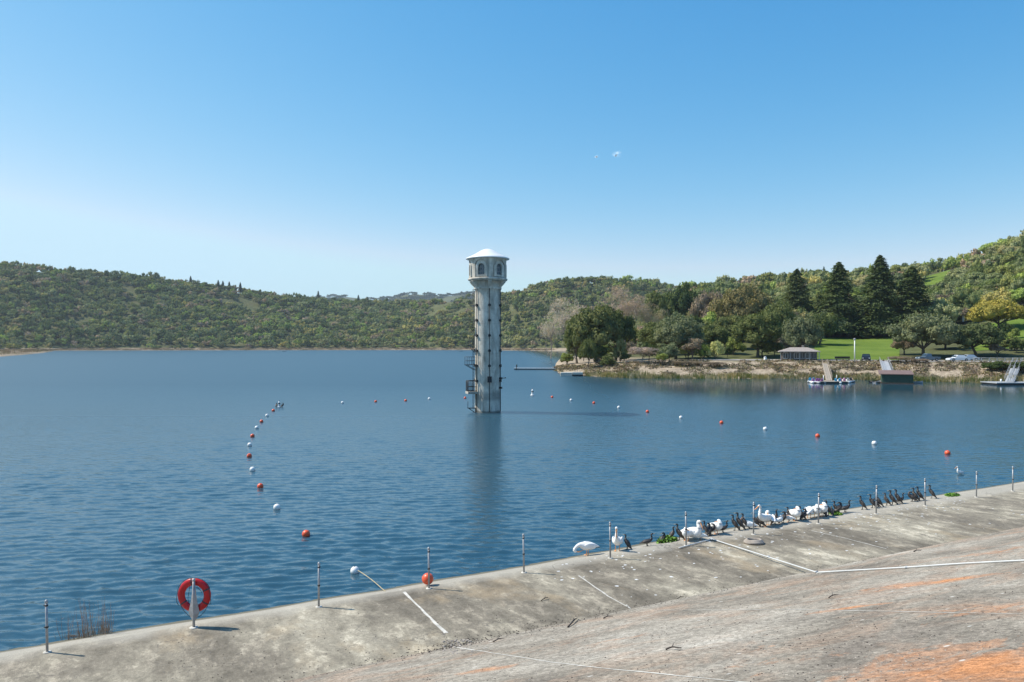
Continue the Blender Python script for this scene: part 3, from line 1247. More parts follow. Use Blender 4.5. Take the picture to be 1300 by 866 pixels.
# ladder up the left side
mb = MB()
for s_ in (-.2, .2):
    mb.tube(lpt(r0 + .13, s_ - .35, .3), lpt(r0 + .13, s_ - .35, zt(367)), .02, n=5)
for z_ in np.arange(.6, zt(367), .32):
    mb.tube(lpt(r0 + .13, -.55, z_), lpt(r0 + .13, -.15, z_), .014, n=4)
mb.build('ladder', M['steel_dark'], tower)
mb = MB()
mb.tube((r0 - .1, 0, zt(480)), (r0 + .55, -.1, zt(480)), .04, n=6)
mb.box((r0 + .5, -.1, zt(480) + .03), (.12, .12, .1))
mb.build('gauge_arm', M['steel_dark'], tower)

# ------------------------------------------------------------------ fence posts and life ring
post = empty('fence_post', (0, 0, 0))
mb = MB()
mb.tube((0, 0, 0), (0, 0, 1.12), .027, n=12)
mb.lathe([(.034, 1.09), (.036, 1.12), (.03, 1.15), (.012, 1.165), (.001, 1.168)], 12)
mb.build('pole', M['steel'], post)
for z_ in (.56, 1.04):
    mb = MB()
    mb.lathe([(.028, z_ - .02), (.036, z_ - .015), (.036, z_ + .015), (.028, z_ + .02)], 12)
    mb.tube((.03, 0, z_), (.06, 0, z_), .012, n=6)
    mb.build('eyelet', M['steel_dark'], post)
mb = MB()
mb.lathe([(.085, 0), (.085, .012), (.07, .018), (.03, .02)], 12)
mb.build('base_plate', M['seam'], post)
ps = [(60, 828, 'nearest fence post at the left end of the row beside the dry reeds'), (405, 771, 'fence post between the red life ring and the white tethered buoy'),
      (543, 746, 'fence post standing in front of the orange ball on the ledge'), (665, 727, 'fence post on the bare ledge midway between orange ball and first pelican'),
      (773, 708, 'fence post beside the upright pelican with its neck raised'), (869, 692, 'fence post in front of the huddled white pelicans by the weeds'),
      (955, 678, 'fence post just left of the pelican in profile'), (1032, 663, 'fence post in front of the rightmost pelicans on the ledge'),
      (1101, 650, 'fence post between single cormorants right of the last pelican'), (1164, 640, 'fence post at the right end of the cormorant row'),
      (1221, 628, 'fence post in front of the swimming white pelican'), (1276, 622, 'farthest fence post at the right edge of the photo')]
for i, (x_, y_, lab) in enumerate(ps):
    s0 = dam_px(x_, y_)[0]
    o = post if i == 0 else copy_tree(post)
    o.location = dam(s0, 0)
    o.rotation_euler = (R(random.uniform(-1, 1)), R(random.uniform(-1.2, 1.2)), random.uniform(0, 6))
    tag(o, lab, 'post', 'grey steel fence posts along the waterline')
# posts continuing out of frame on both sides are not shown by the photo

st_ = empty('life_ring_stand', dam(0, 0))
tag(st_, 'grey steel stand with flared plate holding the red life ring', 'stand')
mb = MB()
mb.tube((0, 0, 0), (0, 0, 1.14), .03, n=12)
mb.lathe([(.036, 1.12), (.04, 1.15), (.03, 1.18), (.001, 1.185)], 12)
mb.build('pole', M['steel'], st_)
mb = MB()
# folded holder plate: narrow at top, wide at the lower third, pointed below
pr = [(0.02, 1.08), (.05, .80), (.075, .62), (.10, .50), (.13, .38), (.09, .27), (.03, .17)]
for sg in (-1, 1):
    vs = []
    for w_, z_ in pr:
        vs += [(0, -.035, z_), (sg * w_, .02, z_)]
    for w_, z_ in pr:
        vs += [(0, -.041, z_), (sg * (w_ + .004), .014, z_)]
    n = 2 * len(pr)
    fs = [(2 * i, 2 * i + 1, 2 * i + 3, 2 * i + 2) for i in range(len(pr) - 1)]
    fs += [tuple(q + n for q in f[::-1]) for f in fs[:]]
    fs += [(2 * i + 1, 2 * i + 1 + n, 2 * i + 3 + n, 2 * i + 3) for i in range(len(pr) - 1)]
    mb.add(vs, fs)
mb.build('holder_plate', M['steel'], st_)
mb = MB()
mb.lathe([(.10, 0), (.10, .014), (.09, .02), (.03, .024)], 14)
mb.build('base_plate', M['seam'], st_)
ring = empty('life_ring', dam(0, -.02) + Vector((-.02, .085, .75)), R(-4))
tag(ring, 'red life ring with dark grab rope hung on the steel stand', 'life ring')
mb = MB()
Rm, rr = .325, .088
vs, fs = [], []
nu, nv = 56, 16
for i in range(nu):
    a = 2 * math.pi * i / nu
    for j in range(nv):
        b_ = 2 * math.pi * j / nv
        rad = Rm + rr * math.cos(b_)
        vs.append((rad * math.cos(a), rr * .62 * math.sin(b_), rad * math.sin(a)))
for i in range(nu):
    for j in range(nv):
        fs.append((i * nv + j, ((i + 1) % nu) * nv + j, ((i + 1) % nu) * nv + (j + 1) % nv, i * nv + (j + 1) % nv))
mb.add(vs, fs, 0, True)
mb.build('ring', M['red'], ring)
for a in (R(25), R(100), R(215), R(330)):
    mb = MB()
    for da in (-R(3.2), R(3.2)):
        pass
    pts, n = [], 14
    c = Vector((Rm * math.cos(a), 0, Rm * math.sin(a)))
    rd = Vector((math.cos(a), 0, math.sin(a)))
    tg = Vector((-math.sin(a), 0, math.cos(a)))
    V, FA = [], []
    for k in range(n):
        b_ = 2 * math.pi * k / n
        for tw in (-.016, .016):
            V.append(c + rd * (rr + .004) * math.cos(b_) + Vector((0, 1, 0)) * (rr * .62 + .004) * math.sin(b_) + tg * tw)
    FA = [(2 * k, 2 * k + 1, (2 * k + 3) % (2 * n), (2 * k + 2) % (2 * n)) for k in range(n)]
    mb.add(V, FA, 0, True)
    mb.build('strap', M['rope_dark'], ring)
mb = MB()
angs = [R(x) for x in (25, 100, 215, 330, 385)]
for a, b_ in zip(angs[:-1], angs[1:]):
    pts = []
    for k in range(9):
        t = k / 8
        aa = a + (b_ - a) * t
        q = Vector((math.cos(aa), 0, math.sin(aa))) * (Rm + rr + .01)
        q.z -= .11 * math.sin(math.pi * t) * (1 if math.sin(aa) < .2 else -.1)
        q.y = -.03 + .03 * math.cos(3 * t)
        pts.append(q)
    mb.loft(pts, [.007] * 9, n=5)
mb.loft([(-.1, -.02, .25), (-.13, 0, .1), (-.16, 0, -.1), (-.10, -.02, -.25)], [.006] * 4, n=5)
mb.loft([(.06, -.02, .2), (.15, 0, .12), (.19, 0, .05)], [.006] * 3, n=5)
mb.build('grab_rope', M['rope_dark'], ring)

# ------------------------------------------------------------------ buoys
def buoy(px, py, r, colour, label, group='round swim line buoys'):
    p = at(px, py, 0)
    o = MB()
    prof_b = [(r * .999 * math.sin(math.pi * k / 14) + .0001, -r * math.cos(math.pi * k / 14)) for k in range(15)]
    root = empty('buoy', (p.x, p.y, r * .42))
    o.lathe(prof_b, 20)
    o.lathe([(r * 1.012, -.03 * r), (r * 1.03, 0), (r * 1.012, .03 * r)], 20)
    o.build('float', M[colour], root)
    e = MB()
    e.lathe([(r * .16, r * .93), (r * .16, r * 1.08), (.001, r * 1.1)], 8)
    e.build('eye', M['black'] if colour != 'buoy_white' else M['steel_dark'], root)
    root.rotation_euler = (R(random.uniform(-50, 50)), R(random.uniform(-50, 50)), random.uniform(0, 6))
    tag(root, label, 'buoy', group)
    return root


ordn = ['nearest', 'second nearest', 'third nearest', 'fourth', 'fifth', 'sixth', 'seventh', 'eighth', 'ninth', 'tenth', 'eleventh']
left_s = [(388.5, 680, 'orange'), (351.5, 646, 'buoy_white'), (330.5, 619, 'orange'), (320.5, 597.5, 'buoy_white'), (316.5, 580, 'orange'), (317, 566, 'buoy_white'),
          (320.5, 554.5, 'orange'), (326, 544, 'buoy_white'), (332, 536, 'orange'), (339, 528.5, 'buoy_white'), (347, 522, 'orange')]
cname = {'orange': 'orange red', 'buoy_white': 'white'}
for i, (x_, y_, c_) in enumerate(left_s):
    buoy(x_, y_, .145 + .002 * i, c_, f'{cname[c_]} ball buoy, {ordn[i]} from shore in the curved line left of the tower')
mid_s = [(434.8, 512, 'buoy_white', 'leftmost white buoy of the far line left of the tower'), (477, 510.5, 'orange', 'reddish buoy second from left in the far line'),
         (515, 509.3, 'orange', 'reddish buoy between two white ones in the far line left of the tower'), (545, 507, 'buoy_white', 'white buoy nearest to the tower on its left'),
         (590.5, 506, 'orange', 'small red buoy floating right beside the tower landing'),
         (701, 504.8, 'orange', 'red buoy just right of the tower and white marker buoy'), (725, 508.7, 'buoy_white', 'small white buoy second right of the tower'),
         (754, 512.3, 'orange', 'dark red low buoy at the tip of the tower shadow'), (785.5, 518, 'buoy_white', 'white buoy just past the tower shadow on the right'),
         (822, 523.5, 'orange', 'red buoy, fourth from the right tower side line end behind white ones'),
         (864.5, 531, 'buoy_white', 'white buoy between two red ones in the middle of the right line'), (916, 537.5, 'orange', 'red buoy with bright top in the middle of the right line'),
         (971.5, 545.5, 'buoy_white', 'white buoy third white from the right end of the line'), (1038, 554.5, 'orange', 'orange buoy second orange from the right end'),
         (1110, 564, 'buoy_white', 'white buoy nearest the shore on the right side'), (1203, 576.5, 'orange', 'orange buoy at the right end near the swimming pelican')]
for x_, y_, c_, lab in mid_s:
    buoy(x_, y_, .17, c_, lab)
b1 = buoy(450.5, 727, .135, 'buoy_white', 'white ball buoy tethered by a rope to the concrete ledge')
b2 = buoy(543, 741, .165, 'orange', 'orange ball lying on the ledge behind a fence post')
q_ = at(543, 742, .2)
b2.location = (q_.x, q_.y, .2 + .16)
mb = MB()
pa = Vector(b1.location) + Vector((.1, -.05, .03))
s0, t0 = dam_px(486, 746)
pb = dam(s0, t0, .03)
pb = perch(487, 747) + Vector((0, 0, .02))
mb.loft([pa, pa.lerp(pb, .35) + Vector((0, 0, .03)), pa.lerp(pb, .7) + Vector((0, 0, .03)), pb, pb + Vector((.1, -.12, -.015))], [.012] * 5, n=6)
tag(mb.build('mooring_rope', M['rope']), 'tan rope running from the white buoy to the concrete ledge', 'rope')


def marker(px, py, lab, sc):
    p = at(px, py, 0)
    root = empty('marker_buoy', (p.x, p.y, 0), 0, sc)
    mb = MB()
    mb.lathe([(.05, -.5), (.16, -.3), (.17, .1), (.15, .55), (.12, .8), (.07, .9), (.001, .92)], 16)
    mb.build('spar', M['buoy_white'], root)
    mb = MB()
    mb.lathe([(.18, -.06), (.26, -.05), (.30, .0), (.28, .10), (.18, .13)], 16)
    mb.build('collar', M['buoy_white'], root)
    mb = MB()
    mb.lathe([(.155, .45), (.16, .46), (.155, .62)], 16)
    mb.lathe([(.05, .9), (.05, 1.0), (.001, 1.02)], 10)
    mb.build('band', M['steel_dark'], root)
    tag(root, lab, 'marker buoy', 'white upright marker buoys')
    return root


mk = marker(354.5, 517, 'white upright marker with two dark birds at the far end of the left buoy line', .75)
marker(676, 502, 'white spar marker buoy with dark top right of the tower', .95)

# ------------------------------------------------------------------ birds
def pelican(px, py, pose, face, sc, label, on='dam'):
    """face: heading angle in plan (0 = +x)."""
    if on == 'dam':
        loc = perch(px, py)
    else:
        loc = at(px, py, 0)
    root = empty('pelican', loc, face, sc * .9)
    L = {'stand': .17, 'front': .17, 'preen': .15, 'sit': 0.0, 'tuck': .12, 'swim': -.06}[pose]
    bd = MB()
    # trunk from tail to breast, then neck and head
    trunk = [(-.52, 0, L + .17), (-.42, 0, L + .19), (-.24, 0, L + .21), (0, 0, L + .22), (.18, 0, L + .26)]
    trad = [(.035, .015), (.09, .05), (.155, .12), (.185, .165), (.165, .16)]
    if pose in ('stand', 'swim', 'front'):
        neck = [(.30, 0, L + .36), (.34, 0, L + .50), (.30, 0, L + .64), (.31, 0, L + .76), (.38, 0, L + .805), (.44, 0, L + .80)]
        nrad = [(.10, .10), (.065, .07), (.048, .052), (.048, .052), (.055, .055), (.035, .035)]
        bill = [(.43, 0, L + .795), (.52, 0, L + .75), (.66, 0, L + .68), (.78, 0, L + .62)]
        if pose == 'front':
            neck[3] = (.31, 0, L + .74)
            neck[4] = (.36, 0, L + .80)
            neck[5] = (.40, 0, L + .775)
            bill = [(.39, 0, L + .77), (.42, 0, L + .66), (.42, 0, L + .52), (.41, 0, L + .40)]
    elif pose == 'preen':
        neck = [(.32, 0, L + .30), (.44, 0, L + .28), (.55, 0, L + .20), (.60, 0, L + .12), (.55, 0, L + .07), (.50, 0, L + .06)]
        nrad = [(.10, .10), (.07, .07), (.055, .055), (.055, .055), (.055, .055), (.035, .035)]
        bill = [(.51, 0, L + .07), (.42, .03, L + .06), (.3, .06, L + .08), (.2, .08, L + .1)]
    else:
        neck = [(.25, 0, L + .38), (.22, 0, L + .47), (.16, 0, L + .50), (.13, 0, L + .49), (.15, .04, L + .46), (.18, .06, L + .44)]
        nrad = [(.10, .10), (.075, .075), (.065, .065), (.055, .055), (.05, .05), (.035, .035)]
        bill = [(.17, .06, L + .45), (.05, .10, L + .42), (-.08, .11, L + .40), (-.2, .10, L + .38)]
        if pose == 'sit':
            neck = [(.26, 0, L + .36), (.27, 0, L + .48), (.23, 0, L + .56), (.24, 0, L + .63), (.29, 0, L + .655), (.34, 0, L + .645)]
            nrad = [(.10, .10), (.07, .07), (.05, .05), (.05, .05), (.052, .052), (.035, .035)]
            bill = [(.33, 0, L + .645), (.38, 0, L + .57), (.42, 0, L + .46), (.44, 0, L + .36)]
    bd.loft(trunk + neck, trad + nrad, n=14, sub=4)
    body = bd.build('body', M['plume'], root)
    w = MB()
    w.loft(bill, [(.026, .018), (.024, .014), (.02, .010), (.008, .006)], n=8, sub=3)
    w.build('bill', M['bill'], root)
    w = MB()
    w.loft([(Vector(b_) - Vector((.01, 0, .022))) for b_ in bill[:3]], [(.02, .02), (.018, .026), (.01, .008)], n=8, sub=3)
    w.build('pouch', M['pouch'], root)
    for sg in (-1, 1):
        w = MB()
        w.loft([(.20, sg * .13, L + .27), (.05, sg * .175, L + .26), (-.18, sg * .16, L + .235), (-.40, sg * .07, L + .20), (-.50, sg * .03, L + .17)],
               [(.02, .06), (.035, .13), (.03, .115), (.02, .05), (.01, .02)], n=10, sub=3)
        wo2 = w.build('wing', M['plume'], root)
        w = MB()
        w.loft([(-.28, sg * .135, L + .17), (-.42, sg * .07, L + .165), (-.54, sg * .03, L + .15)], [(.012, .03), (.012, .022), (.005, .01)], n=6, sub=2)
        w.build('flight_feathers', M['cormo'], wo2)
        if pose not in ('sit', 'swim'):
            w = MB()
            w.tube((0, sg * .08, L + .1), (.01, sg * .08, .02), .014, .012, n=6)
            w.loft([(-.03, sg * .08, .012), (.05, sg * .08, .012), (.12, sg * .08, .008)], [(.02, .01), (.035, .008), (.05, .004)], n=6, sub=1)
            w.build('leg', M['bill'], root)
        w = MB()
    for sg in (-1, 1):
        w = MB()
        hp = Vector(neck[4])
        w.lathe([(.001, -.008), (.008, 0), (.001, .008)], 6, c=(hp.x + .01, hp.y + sg * (nrad[4][0] - .003), hp.z + .012))
        w.build('eye', M['black'], root)
    tag(root, label, 'pelican', 'white pelicans on the ledge' if on == 'dam' else None)
    return root


pelican(746, 702.5, 'preen', R(200), .9, 'white pelican bent down to the left, leftmost bird on the ledge')
pelican(784, 698.5, 'front', R(-105), .95, 'white pelican standing upright facing the camera beside a post')
pelican(872, 688, 'tuck', R(235), .8, 'white pelican with greyish wings right behind a fence post by the weeds')
pelican(879, 686, 'sit', R(-50), 1.12, 'white pelican with raised head and hanging bill among the huddle left of the pipe')
pelican(890, 687, 'tuck', R(170), .5, 'low white pelican lying flat in front, beside the end of the white pipe')
pelican(909, 679, 'tuck', R(-60), .9, 'blocky white pelican with hidden head between two knots of cormorants')
pelican(950, 672.5, 'sit', R(170), .72, 'white pelican resting directly behind the post left of the profile pelican')
pelican(971, 670, 'stand', R(212), .92, 'tallest white pelican in profile with orange bill pointing left')
pelican(977, 668, 'tuck', R(100), .85, 'white pelican mostly hidden behind the tall profile pelican')
pelican(989, 667.5, 'tuck', R(30), .58, 'small hunched white pelican right of the profile pelican')
pelican(1001, 664.5, 'tuck', R(160), .55, 'low white pelican lying between cormorants with its back flat')
pelican(1009, 662.5, 'tuck', R(-70), .95, 'white pelican with raised shoulders left of a pair of cormorants')
pelican(1027, 659, 'preen', R(60), .85, 'rounded white pelican immediately left of the post near the pelican row end')
pelican(1036, 658.5, 'tuck', R(-100), .9, 'white pelican with pinkish bill immediately right of the same post')
pelican(1042, 657, 'tuck', R(-60), .95, 'rightmost white pelican on the ledge, next to black cormorants')
pelican(1219, 602, 'swim', R(200), .62, 'white pelican swimming alone behind a post on the right', on='water')

corm_data = {}


def cormorant_mesh(kind):
    if kind in corm_data:
        return corm_data[kind]
    bd = MB()
    if kind == 'upright':
        pts = [(-.24, 0, .02), (-.18, 0, .09), (-.09, 0, .20), (0, 0, .32), (.05, 0, .42), (.05, 0, .50), (.03, 0, .56), (.06, 0, .60), (.11, 0, .605)]
        rad = [(.03, .012), (.05, .03), (.085, .075), (.09, .085), (.06, .06), (.034, .036), (.03, .03), (.032, .032), (.018, .018)]
        bl = [(.10, 0, .603), (.16, 0, .60), (.18, 0, .585)]
    elif kind == 'level':
        pts = [(-.34, 0, .10), (-.24, 0, .13), (-.12, 0, .17), (.02, 0, .20), (.13, 0, .26), (.16, 0, .36), (.13, 0, .43), (.17, 0, .48), (.22, 0, .485)]
        rad = [(.03, .012), (.05, .025), (.085, .07), (.09, .08), (.06, .06), (.034, .036), (.03, .03), (.032, .032), (.018, .018)]
        bl = [(.21, 0, .483), (.27, 0, .48), (.29, 0, .465)]
    else:  # crouched, head turned back
        pts = [(-.26, 0, .03), (-.2, 0, .08), (-.09, 0, .16), (.02, 0, .23), (.09, 0, .30), (.10, 0, .36), (.07, 0, .40), (.02, .02, .41), (-.03, .03, .40)]
        rad = [(.03, .012), (.05, .03), (.09, .08), (.095, .09), (.065, .065), (.04, .04), (.033, .033), (.032, .032), (.018, .018)]
        bl = [(-.02, .03, .40), (-.08, .04, .385), (-.10, .045, .37)]
    bd.loft(pts, rad, n=12, sub=3)
    mats = M['cormo']
    body = bd
    w = []
    for sg in (-1, 1):
        q = MB()
        P = [Vector(p) for p in pts]
        q.loft([P[4] + Vector((-.02, sg * .05, -.04)), P[3] + Vector((-.02, sg * .082, -.01)), P[2] + Vector((-.02, sg * .075, 0)), P[1] + Vector((0, sg * .035, .01)), P[0] + Vector((.0, sg * .015, .01))],
               [(.012, .03), (.02, .065), (.018, .055), (.012, .03), (.005, .01)], n=8, sub=2)
        w.append(q)
    b_ = MB()
    b_.loft(bl, [.012, .009, .004], n=6, sub=1)
    lg = []
    for sg in (-1, 1):
        q = MB()
        z_ = pts[2][2]
        q.tube((-.04, sg * .045, z_), (-.03, sg * .045, .012), .012, n=6)
        q.loft([(-.05, sg * .045, .01), (.03, sg * .05, .008)], [(.02, .008), (.04, .004)], n=6, sub=1)
        lg.append(q)
    corm_data[kind] = (body, w, b_, lg)
    return corm_data[kind]


protos = {}


def cormorant(px, py, kind, face, sc, label, brown=False):
    loc = perch(px, py)
    key = (kind, brown)
    if key not in protos:
        root = empty('cormorant', (0, 0, 0))
        body, w, b_, lg = cormorant_mesh(kind)
        mt = M['cormo_brown'] if brown else M['cormo']
        body.build('body', mt, root)
        for q in w:
            q.build('wing', M['cormo_brown'], root)
        b_.build('bill', M['rope'], root)
        for q in lg:
            q.build('leg', M['black'], root)
        protos[key] = root
        o = root
    else:
        o = copy_tree(protos[key])
    o.location = loc
    o.rotation_euler = (0, 0, face)
    o.scale = (sc,) * 3
    tag(o, label, 'cormorant', 'dark cormorants on the ledge')
    return o


U, LV, CR = 'upright', 'level', 'crouch'
cm = [(795.5, 697, U, 150, .80, 'cormorant right of the camera-facing pelican, leaning left'),
      (822.5, 693.5, LV, 5, .85, 'lone cormorant on the bare ledge looking right, left of the weed clump'),
      (841.5, 688.5, CR, 40, .8, 'cormorant half hidden in the left of the weed clump'),
      (853.5, 686, U, 10, .8, 'cormorant rising behind the right side of the weed clump'),
      (861.5, 686, U, 170, .92, 'cormorant just left of the huddle of pelicans behind the post'),
      (895.5, 681.5, U, 150, .85, 'leftmost cormorant of the knot between the two pelican huddles'),
      (899.5, 681, CR, 60, 1.0, 'middle cormorant of the knot between the two pelican huddles'),
      (903.5, 680.5, CR, -30, .95, 'rightmost cormorant of the knot touching the blocky pelican'),
      (918.5, 677, LV, 10, .85, 'cormorant with curled neck right of the blocky headless-looking pelican'),
      (932, 674.5, U, 165, .92, 'left bird of two parallel cormorants leaning left before a post'),
      (938, 673.8, U, 165, 1.0, 'right bird of two parallel cormorants leaning left before a post'),
      (944.5, 672.5, U, 160, .9, 'cormorant pressed against the left side of the resting pelican behind the post'),
      (958.5, 670.5, U, 170, .85, 'cormorant immediately right of the post by the profile pelican'),
      (964.5, 669.5, CR, 150, .85, 'crouched cormorant under the bill of the profile pelican'),
      (984.5, 667, U, 20, .88, 'cormorant immediately right of the profile pelican tail'),
      (994.5, 665.5, CR, 30, 1.0, 'brownish cormorant with head turned back between small white pelicans', True),
      (1001.5, 662, U, 160, .85, 'cormorant whose head alone shows behind the flat pelican'),
      (1017, 661.5, U, 160, .85, 'left bird of two black cormorants between pelicans'),
      (1021, 661, CR, 30, .95, 'right bird of two black cormorants between pelicans'),
      (1046, 656.8, U, 100, .82, 'cormorant touching the rightmost pelican'),
      (1050.5, 656, U, 150, .95, 'second cormorant right of the rightmost pelican'),
      (1056, 654.5, CR, 80, .75, 'small crouched cormorant, third right of the rightmost pelican'),
      (1060.5, 653.5, U, 160, .82, 'thin necked cormorant at the left side of the small weed patch'),
      (1065, 653.5, CR, 20, 1.05, 'bulky cormorant by the small weed patch'),
      (1074, 651.8, LV, 10, .95, 'cormorant with spread back looking right, alone right of the weed patch'),
      (1094, 648.2, U, 160, .9, 'solitary cormorant just left of a post, leaning left'),
      (1106.5, 646.2, U, 160, .9, 'first cormorant right of the post that has a lone bird on its left'),
      (1111, 645.2, CR, 170, .85, 'left bird of a tight pair behind the cormorant row middle'),
      (1114.5, 644.8, U, 160, .95, 'right bird of a tight pair in the cormorant row middle'),
      (1125, 643, U, 165, .85, 'slender greyish cormorant standing apart', True),
      (1132, 641.8, U, 160, .98, 'tall cormorant right of the slender greyish one'),
      (1139, 640.5, U, 160, .98, 'left bird of a pair with wings half open'),
      (1143.5, 640.2, LV, 20, .85, 'right bird of a pair with wings half open'),
      (1157, 638, CR, 160, 1.0, 'crouched cormorant left of the post at the row end'),
      (1161, 637, U, 150, .9, 'cormorant touching the left side of the post at the row end'),
      (1166.5, 636.5, U, 160, .95, 'cormorant touching the right side of the post at the row end'),
      (1182, 633.8, U, 150, .95, 'last cormorant of the row at the right, standing alone')]
for row in cm:
    x_, y_, k_, f_, sc_, lab = row[:6]
    cormorant(x_, y_, k_, R(f_), sc_, lab, len(row) > 6)
mkp = at(354.5, 517, 0)
for dx, lab in ((-.3, 'dark bird on the left foot of the far marker buoy'), (.38, 'dark bird on the right foot of the far marker buoy')):
    o = copy_tree(protos[('crouch', False)])
    o.location = (mkp.x + dx, mkp.y, .0)
    o.scale = (1.1,) * 3
    o.rotation_euler = (0, 0, R(90 if dx < 0 else 60))
    tag(o, lab, 'cormorant', 'dark cormorants out on the marker')


# ------------------------------------------------------------------ weeds, reeds, sticks, debris, pipe
def weed(px, py, w, h, label, n=260):
    c = perch(px, py)
    mb = MB()
    for _ in range(n):
        a = random.uniform(0, 6.28)
        r_ = math.sqrt(random.random())
        q = c + DIRL * math.cos(a) * r_ * w + NRM * math.sin(a) * r_ * .22
        z_ = random.uniform(.0, h) * (1 - r_ * .6)
        q = q + Vector((0, 0, z_))
        d1 = Vector((random.uniform(-1, 1), random.uniform(-1, 1), random.uniform(-.3, .8))).normalized() * .07
        d2 = d1.cross(Vector((random.uniform(-1, 1), random.uniform(-1, 1), 1))).normalized() * .028
        mb.add([q - d1, q - d2, q + d1, q + d2], [(0, 1, 2, 3)])
    o = mb.build('weed_clump', M['reed_green'])
    tag(o, label, 'weeds')


weed(847, 688, .42, .26, 'bright green weed clump on the ledge among cormorants', 420)
weed(1061, 654.5, .25, .12, 'small green weed patch under the crouched cormorants')
weed(1209, 630.5, .42, .12, 'low green weed patch at the water edge near the right end')


def reeds(px, py, n, h, label, w=.2, red=.4):
    s0, t0 = dam_px(px, py)
    c = perch(px, py) - NRM * .25
    c.z = .03
    root = empty('reed_clump', c)
    mb = MB()
    for _ in range(n):
        b0 = Vector((random.gauss(0, w), random.gauss(0, .08), -.05))
        ln = h * random.uniform(.4, 1.0)
        tip = b0 + Vector((random.gauss(0, .06), random.gauss(0, .06), ln))
        mid_ = b0.lerp(tip, .5) + Vector((random.gauss(0, .02), 0, 0))
        mb.loft([b0, mid_, tip], [.0055, .004, .002], n=4, sub=2, caps=False)
        for k in range(random.randint(0, 3)):
            t = random.uniform(.35, .95)
            q = b0.lerp(tip, t)
            e = q + Vector((random.uniform(-.07, .07), random.uniform(-.05, .05), random.uniform(.02, .08)))
            mb.tube(q, e, .003, .0015, n=3)
    mb.build('stem', M['reed'], root)
    mb = MB()
    for _ in range(n * 3):
        b0 = Vector((random.gauss(0, w * .8), random.gauss(0, .07), -.02))
        tip = b0 + Vector((random.gauss(0, .08), random.gauss(0, .05), h * random.uniform(.15, .45)))
        s_ = Vector((.006, 0, 0))
        mb.add([b0 - s_, b0 + s_, tip], [(0, 1, 2)])
    mb.build('dry_leaf', M['wood'], root)
    tag(root, label, 'reeds', 'dry reed clumps at the water edge')


reeds(90, 809, 10, .75, 'thin leftmost clump of dry reeds at the water edge', .16)
reeds(109, 806, 16, 1.0, 'middle and tallest clump of dry reddish reeds', .12)
reeds(131, 802, 20, .95, 'right thickest clump of dry reeds with dark base', .15)
rocks = [(69, 812, .06, 'small dark stone beside the leftmost fence post'), (92, 810, .07, 'dark stone under the left dry reed clump'), (133, 803, .1, 'dark stone under the right dry reed clump')]


def rock(loc, r_, label, mat='twig'):
    mb = MB()
    vs, fs = [], []
    n1, n2 = 10, 6
    for j in range(n2 + 1):
        for i in range(n1):
            a, b_ = 2 * math.pi * i / n1, math.pi * j / n2
            k = 1 + random.uniform(-.22, .22)
            vs.append(Vector(loc) + Vector((r_ * 1.4 * k * math.cos(a) * math.sin(b_), r_ * k * math.sin(a) * math.sin(b_), r_ * .7 * math.cos(b_) + r_ * .3)))
    for j in range(n2):
        for i in range(n1):
            fs.append((j * n1 + i, j * n1 + (i + 1) % n1, (j + 1) * n1 + (i + 1) % n1, (j + 1) * n1 + i))
    mb.add(vs, fs)
    o = mb.build('stone', M[mat])
    tag(o, label, 'stone')


for x_, y_, r_, lab in rocks:
    rock(dam(*dam_px(x_, y_)), r_, lab)


def stick(px, py, px2, py2, r_, lab):
    a, b_ = dam(*dam_px(px, py), .02), dam(*dam_px(px2, py2), .03)
    mb = MB()
    m1, m2 = a.lerp(b_, .35), a.lerp(b_, .7)
    m1 += Vector((.02, .03, .02))
    m2 += Vector((-.01, -.03, .03))
    mb.loft([a, m1, m2, b_], [r_, r_ * .9, r_ * .8, r_ * .4], n=6)
    mb.loft([m1, m1 + (b_ - a) * .22 + Vector((0, .09, .03))], [r_ * .5, r_ * .2], n=5, sub=1)
    mb.loft([m2, m2 + (b_ - a) * .2 + Vector((.02, -.07, .02))], [r_ * .5, r_ * .2], n=5, sub=1)
    tag(mb.build('stick', M['twig']), lab, 'stick', 'dark sticks lying on the dam')


stick(687, 763.5, 696, 760, .014, 'small dark stick alone on the pale bench right of the middle')
stick(721, 797, 733, 786, .02, 'thickest forked dark stick in the crease at the foot of the slope')
stick(845, 826, 865, 825, .014, 'thin dark twig on the slope below the long joint')
stick(626, 816, 640, 812, .012, 'small twig in the crease near the end of the first joint')
stick(766, 786, 778, 784, .014, 'flat twig in the crease right of the forked stick')
stick(860, 761, 868, 759, .01, 'tiny twig near the start of the long pale joint')
stick(1160, 701, 1169, 700, .02, 'dark twig in the crease past the white pipe')
stick(1052, 760, 1064, 757, .012, 'faint twig on the slope right of centre')
# debris line at the toe
mb = MB()
for _ in range(800):
    s_ = random.choice([random.gauss(7.5, 2.6), random.uniform(-2, 20), random.gauss(dam_px(590, 822)[0], .5)])
    t_ = TOE + random.gauss(0.0, .20)
    c = dam(s_, t_, .004)
    r_ = random.uniform(.004, .019)
    d1 = Vector((random.uniform(-1, 1), random.uniform(-1, 1), 0)).normalized()
    d2 = Vector((-d1.y, d1.x, 0))
    u = Vector((0, 0, r_ * .7))
    mb.add([c - d1 * r_ * 1.6, c - d2 * r_, c + d1 * r_ * 1.6, c + d2 * r_, c + u], [(0, 1, 4), (1, 2, 4), (2, 3, 4), (3, 0, 4)])
tag(mb.build('leaf_litter', M['twig']), 'dark leaf litter gathered in the crease at the foot of the slope', 'litter', kind='stuff')
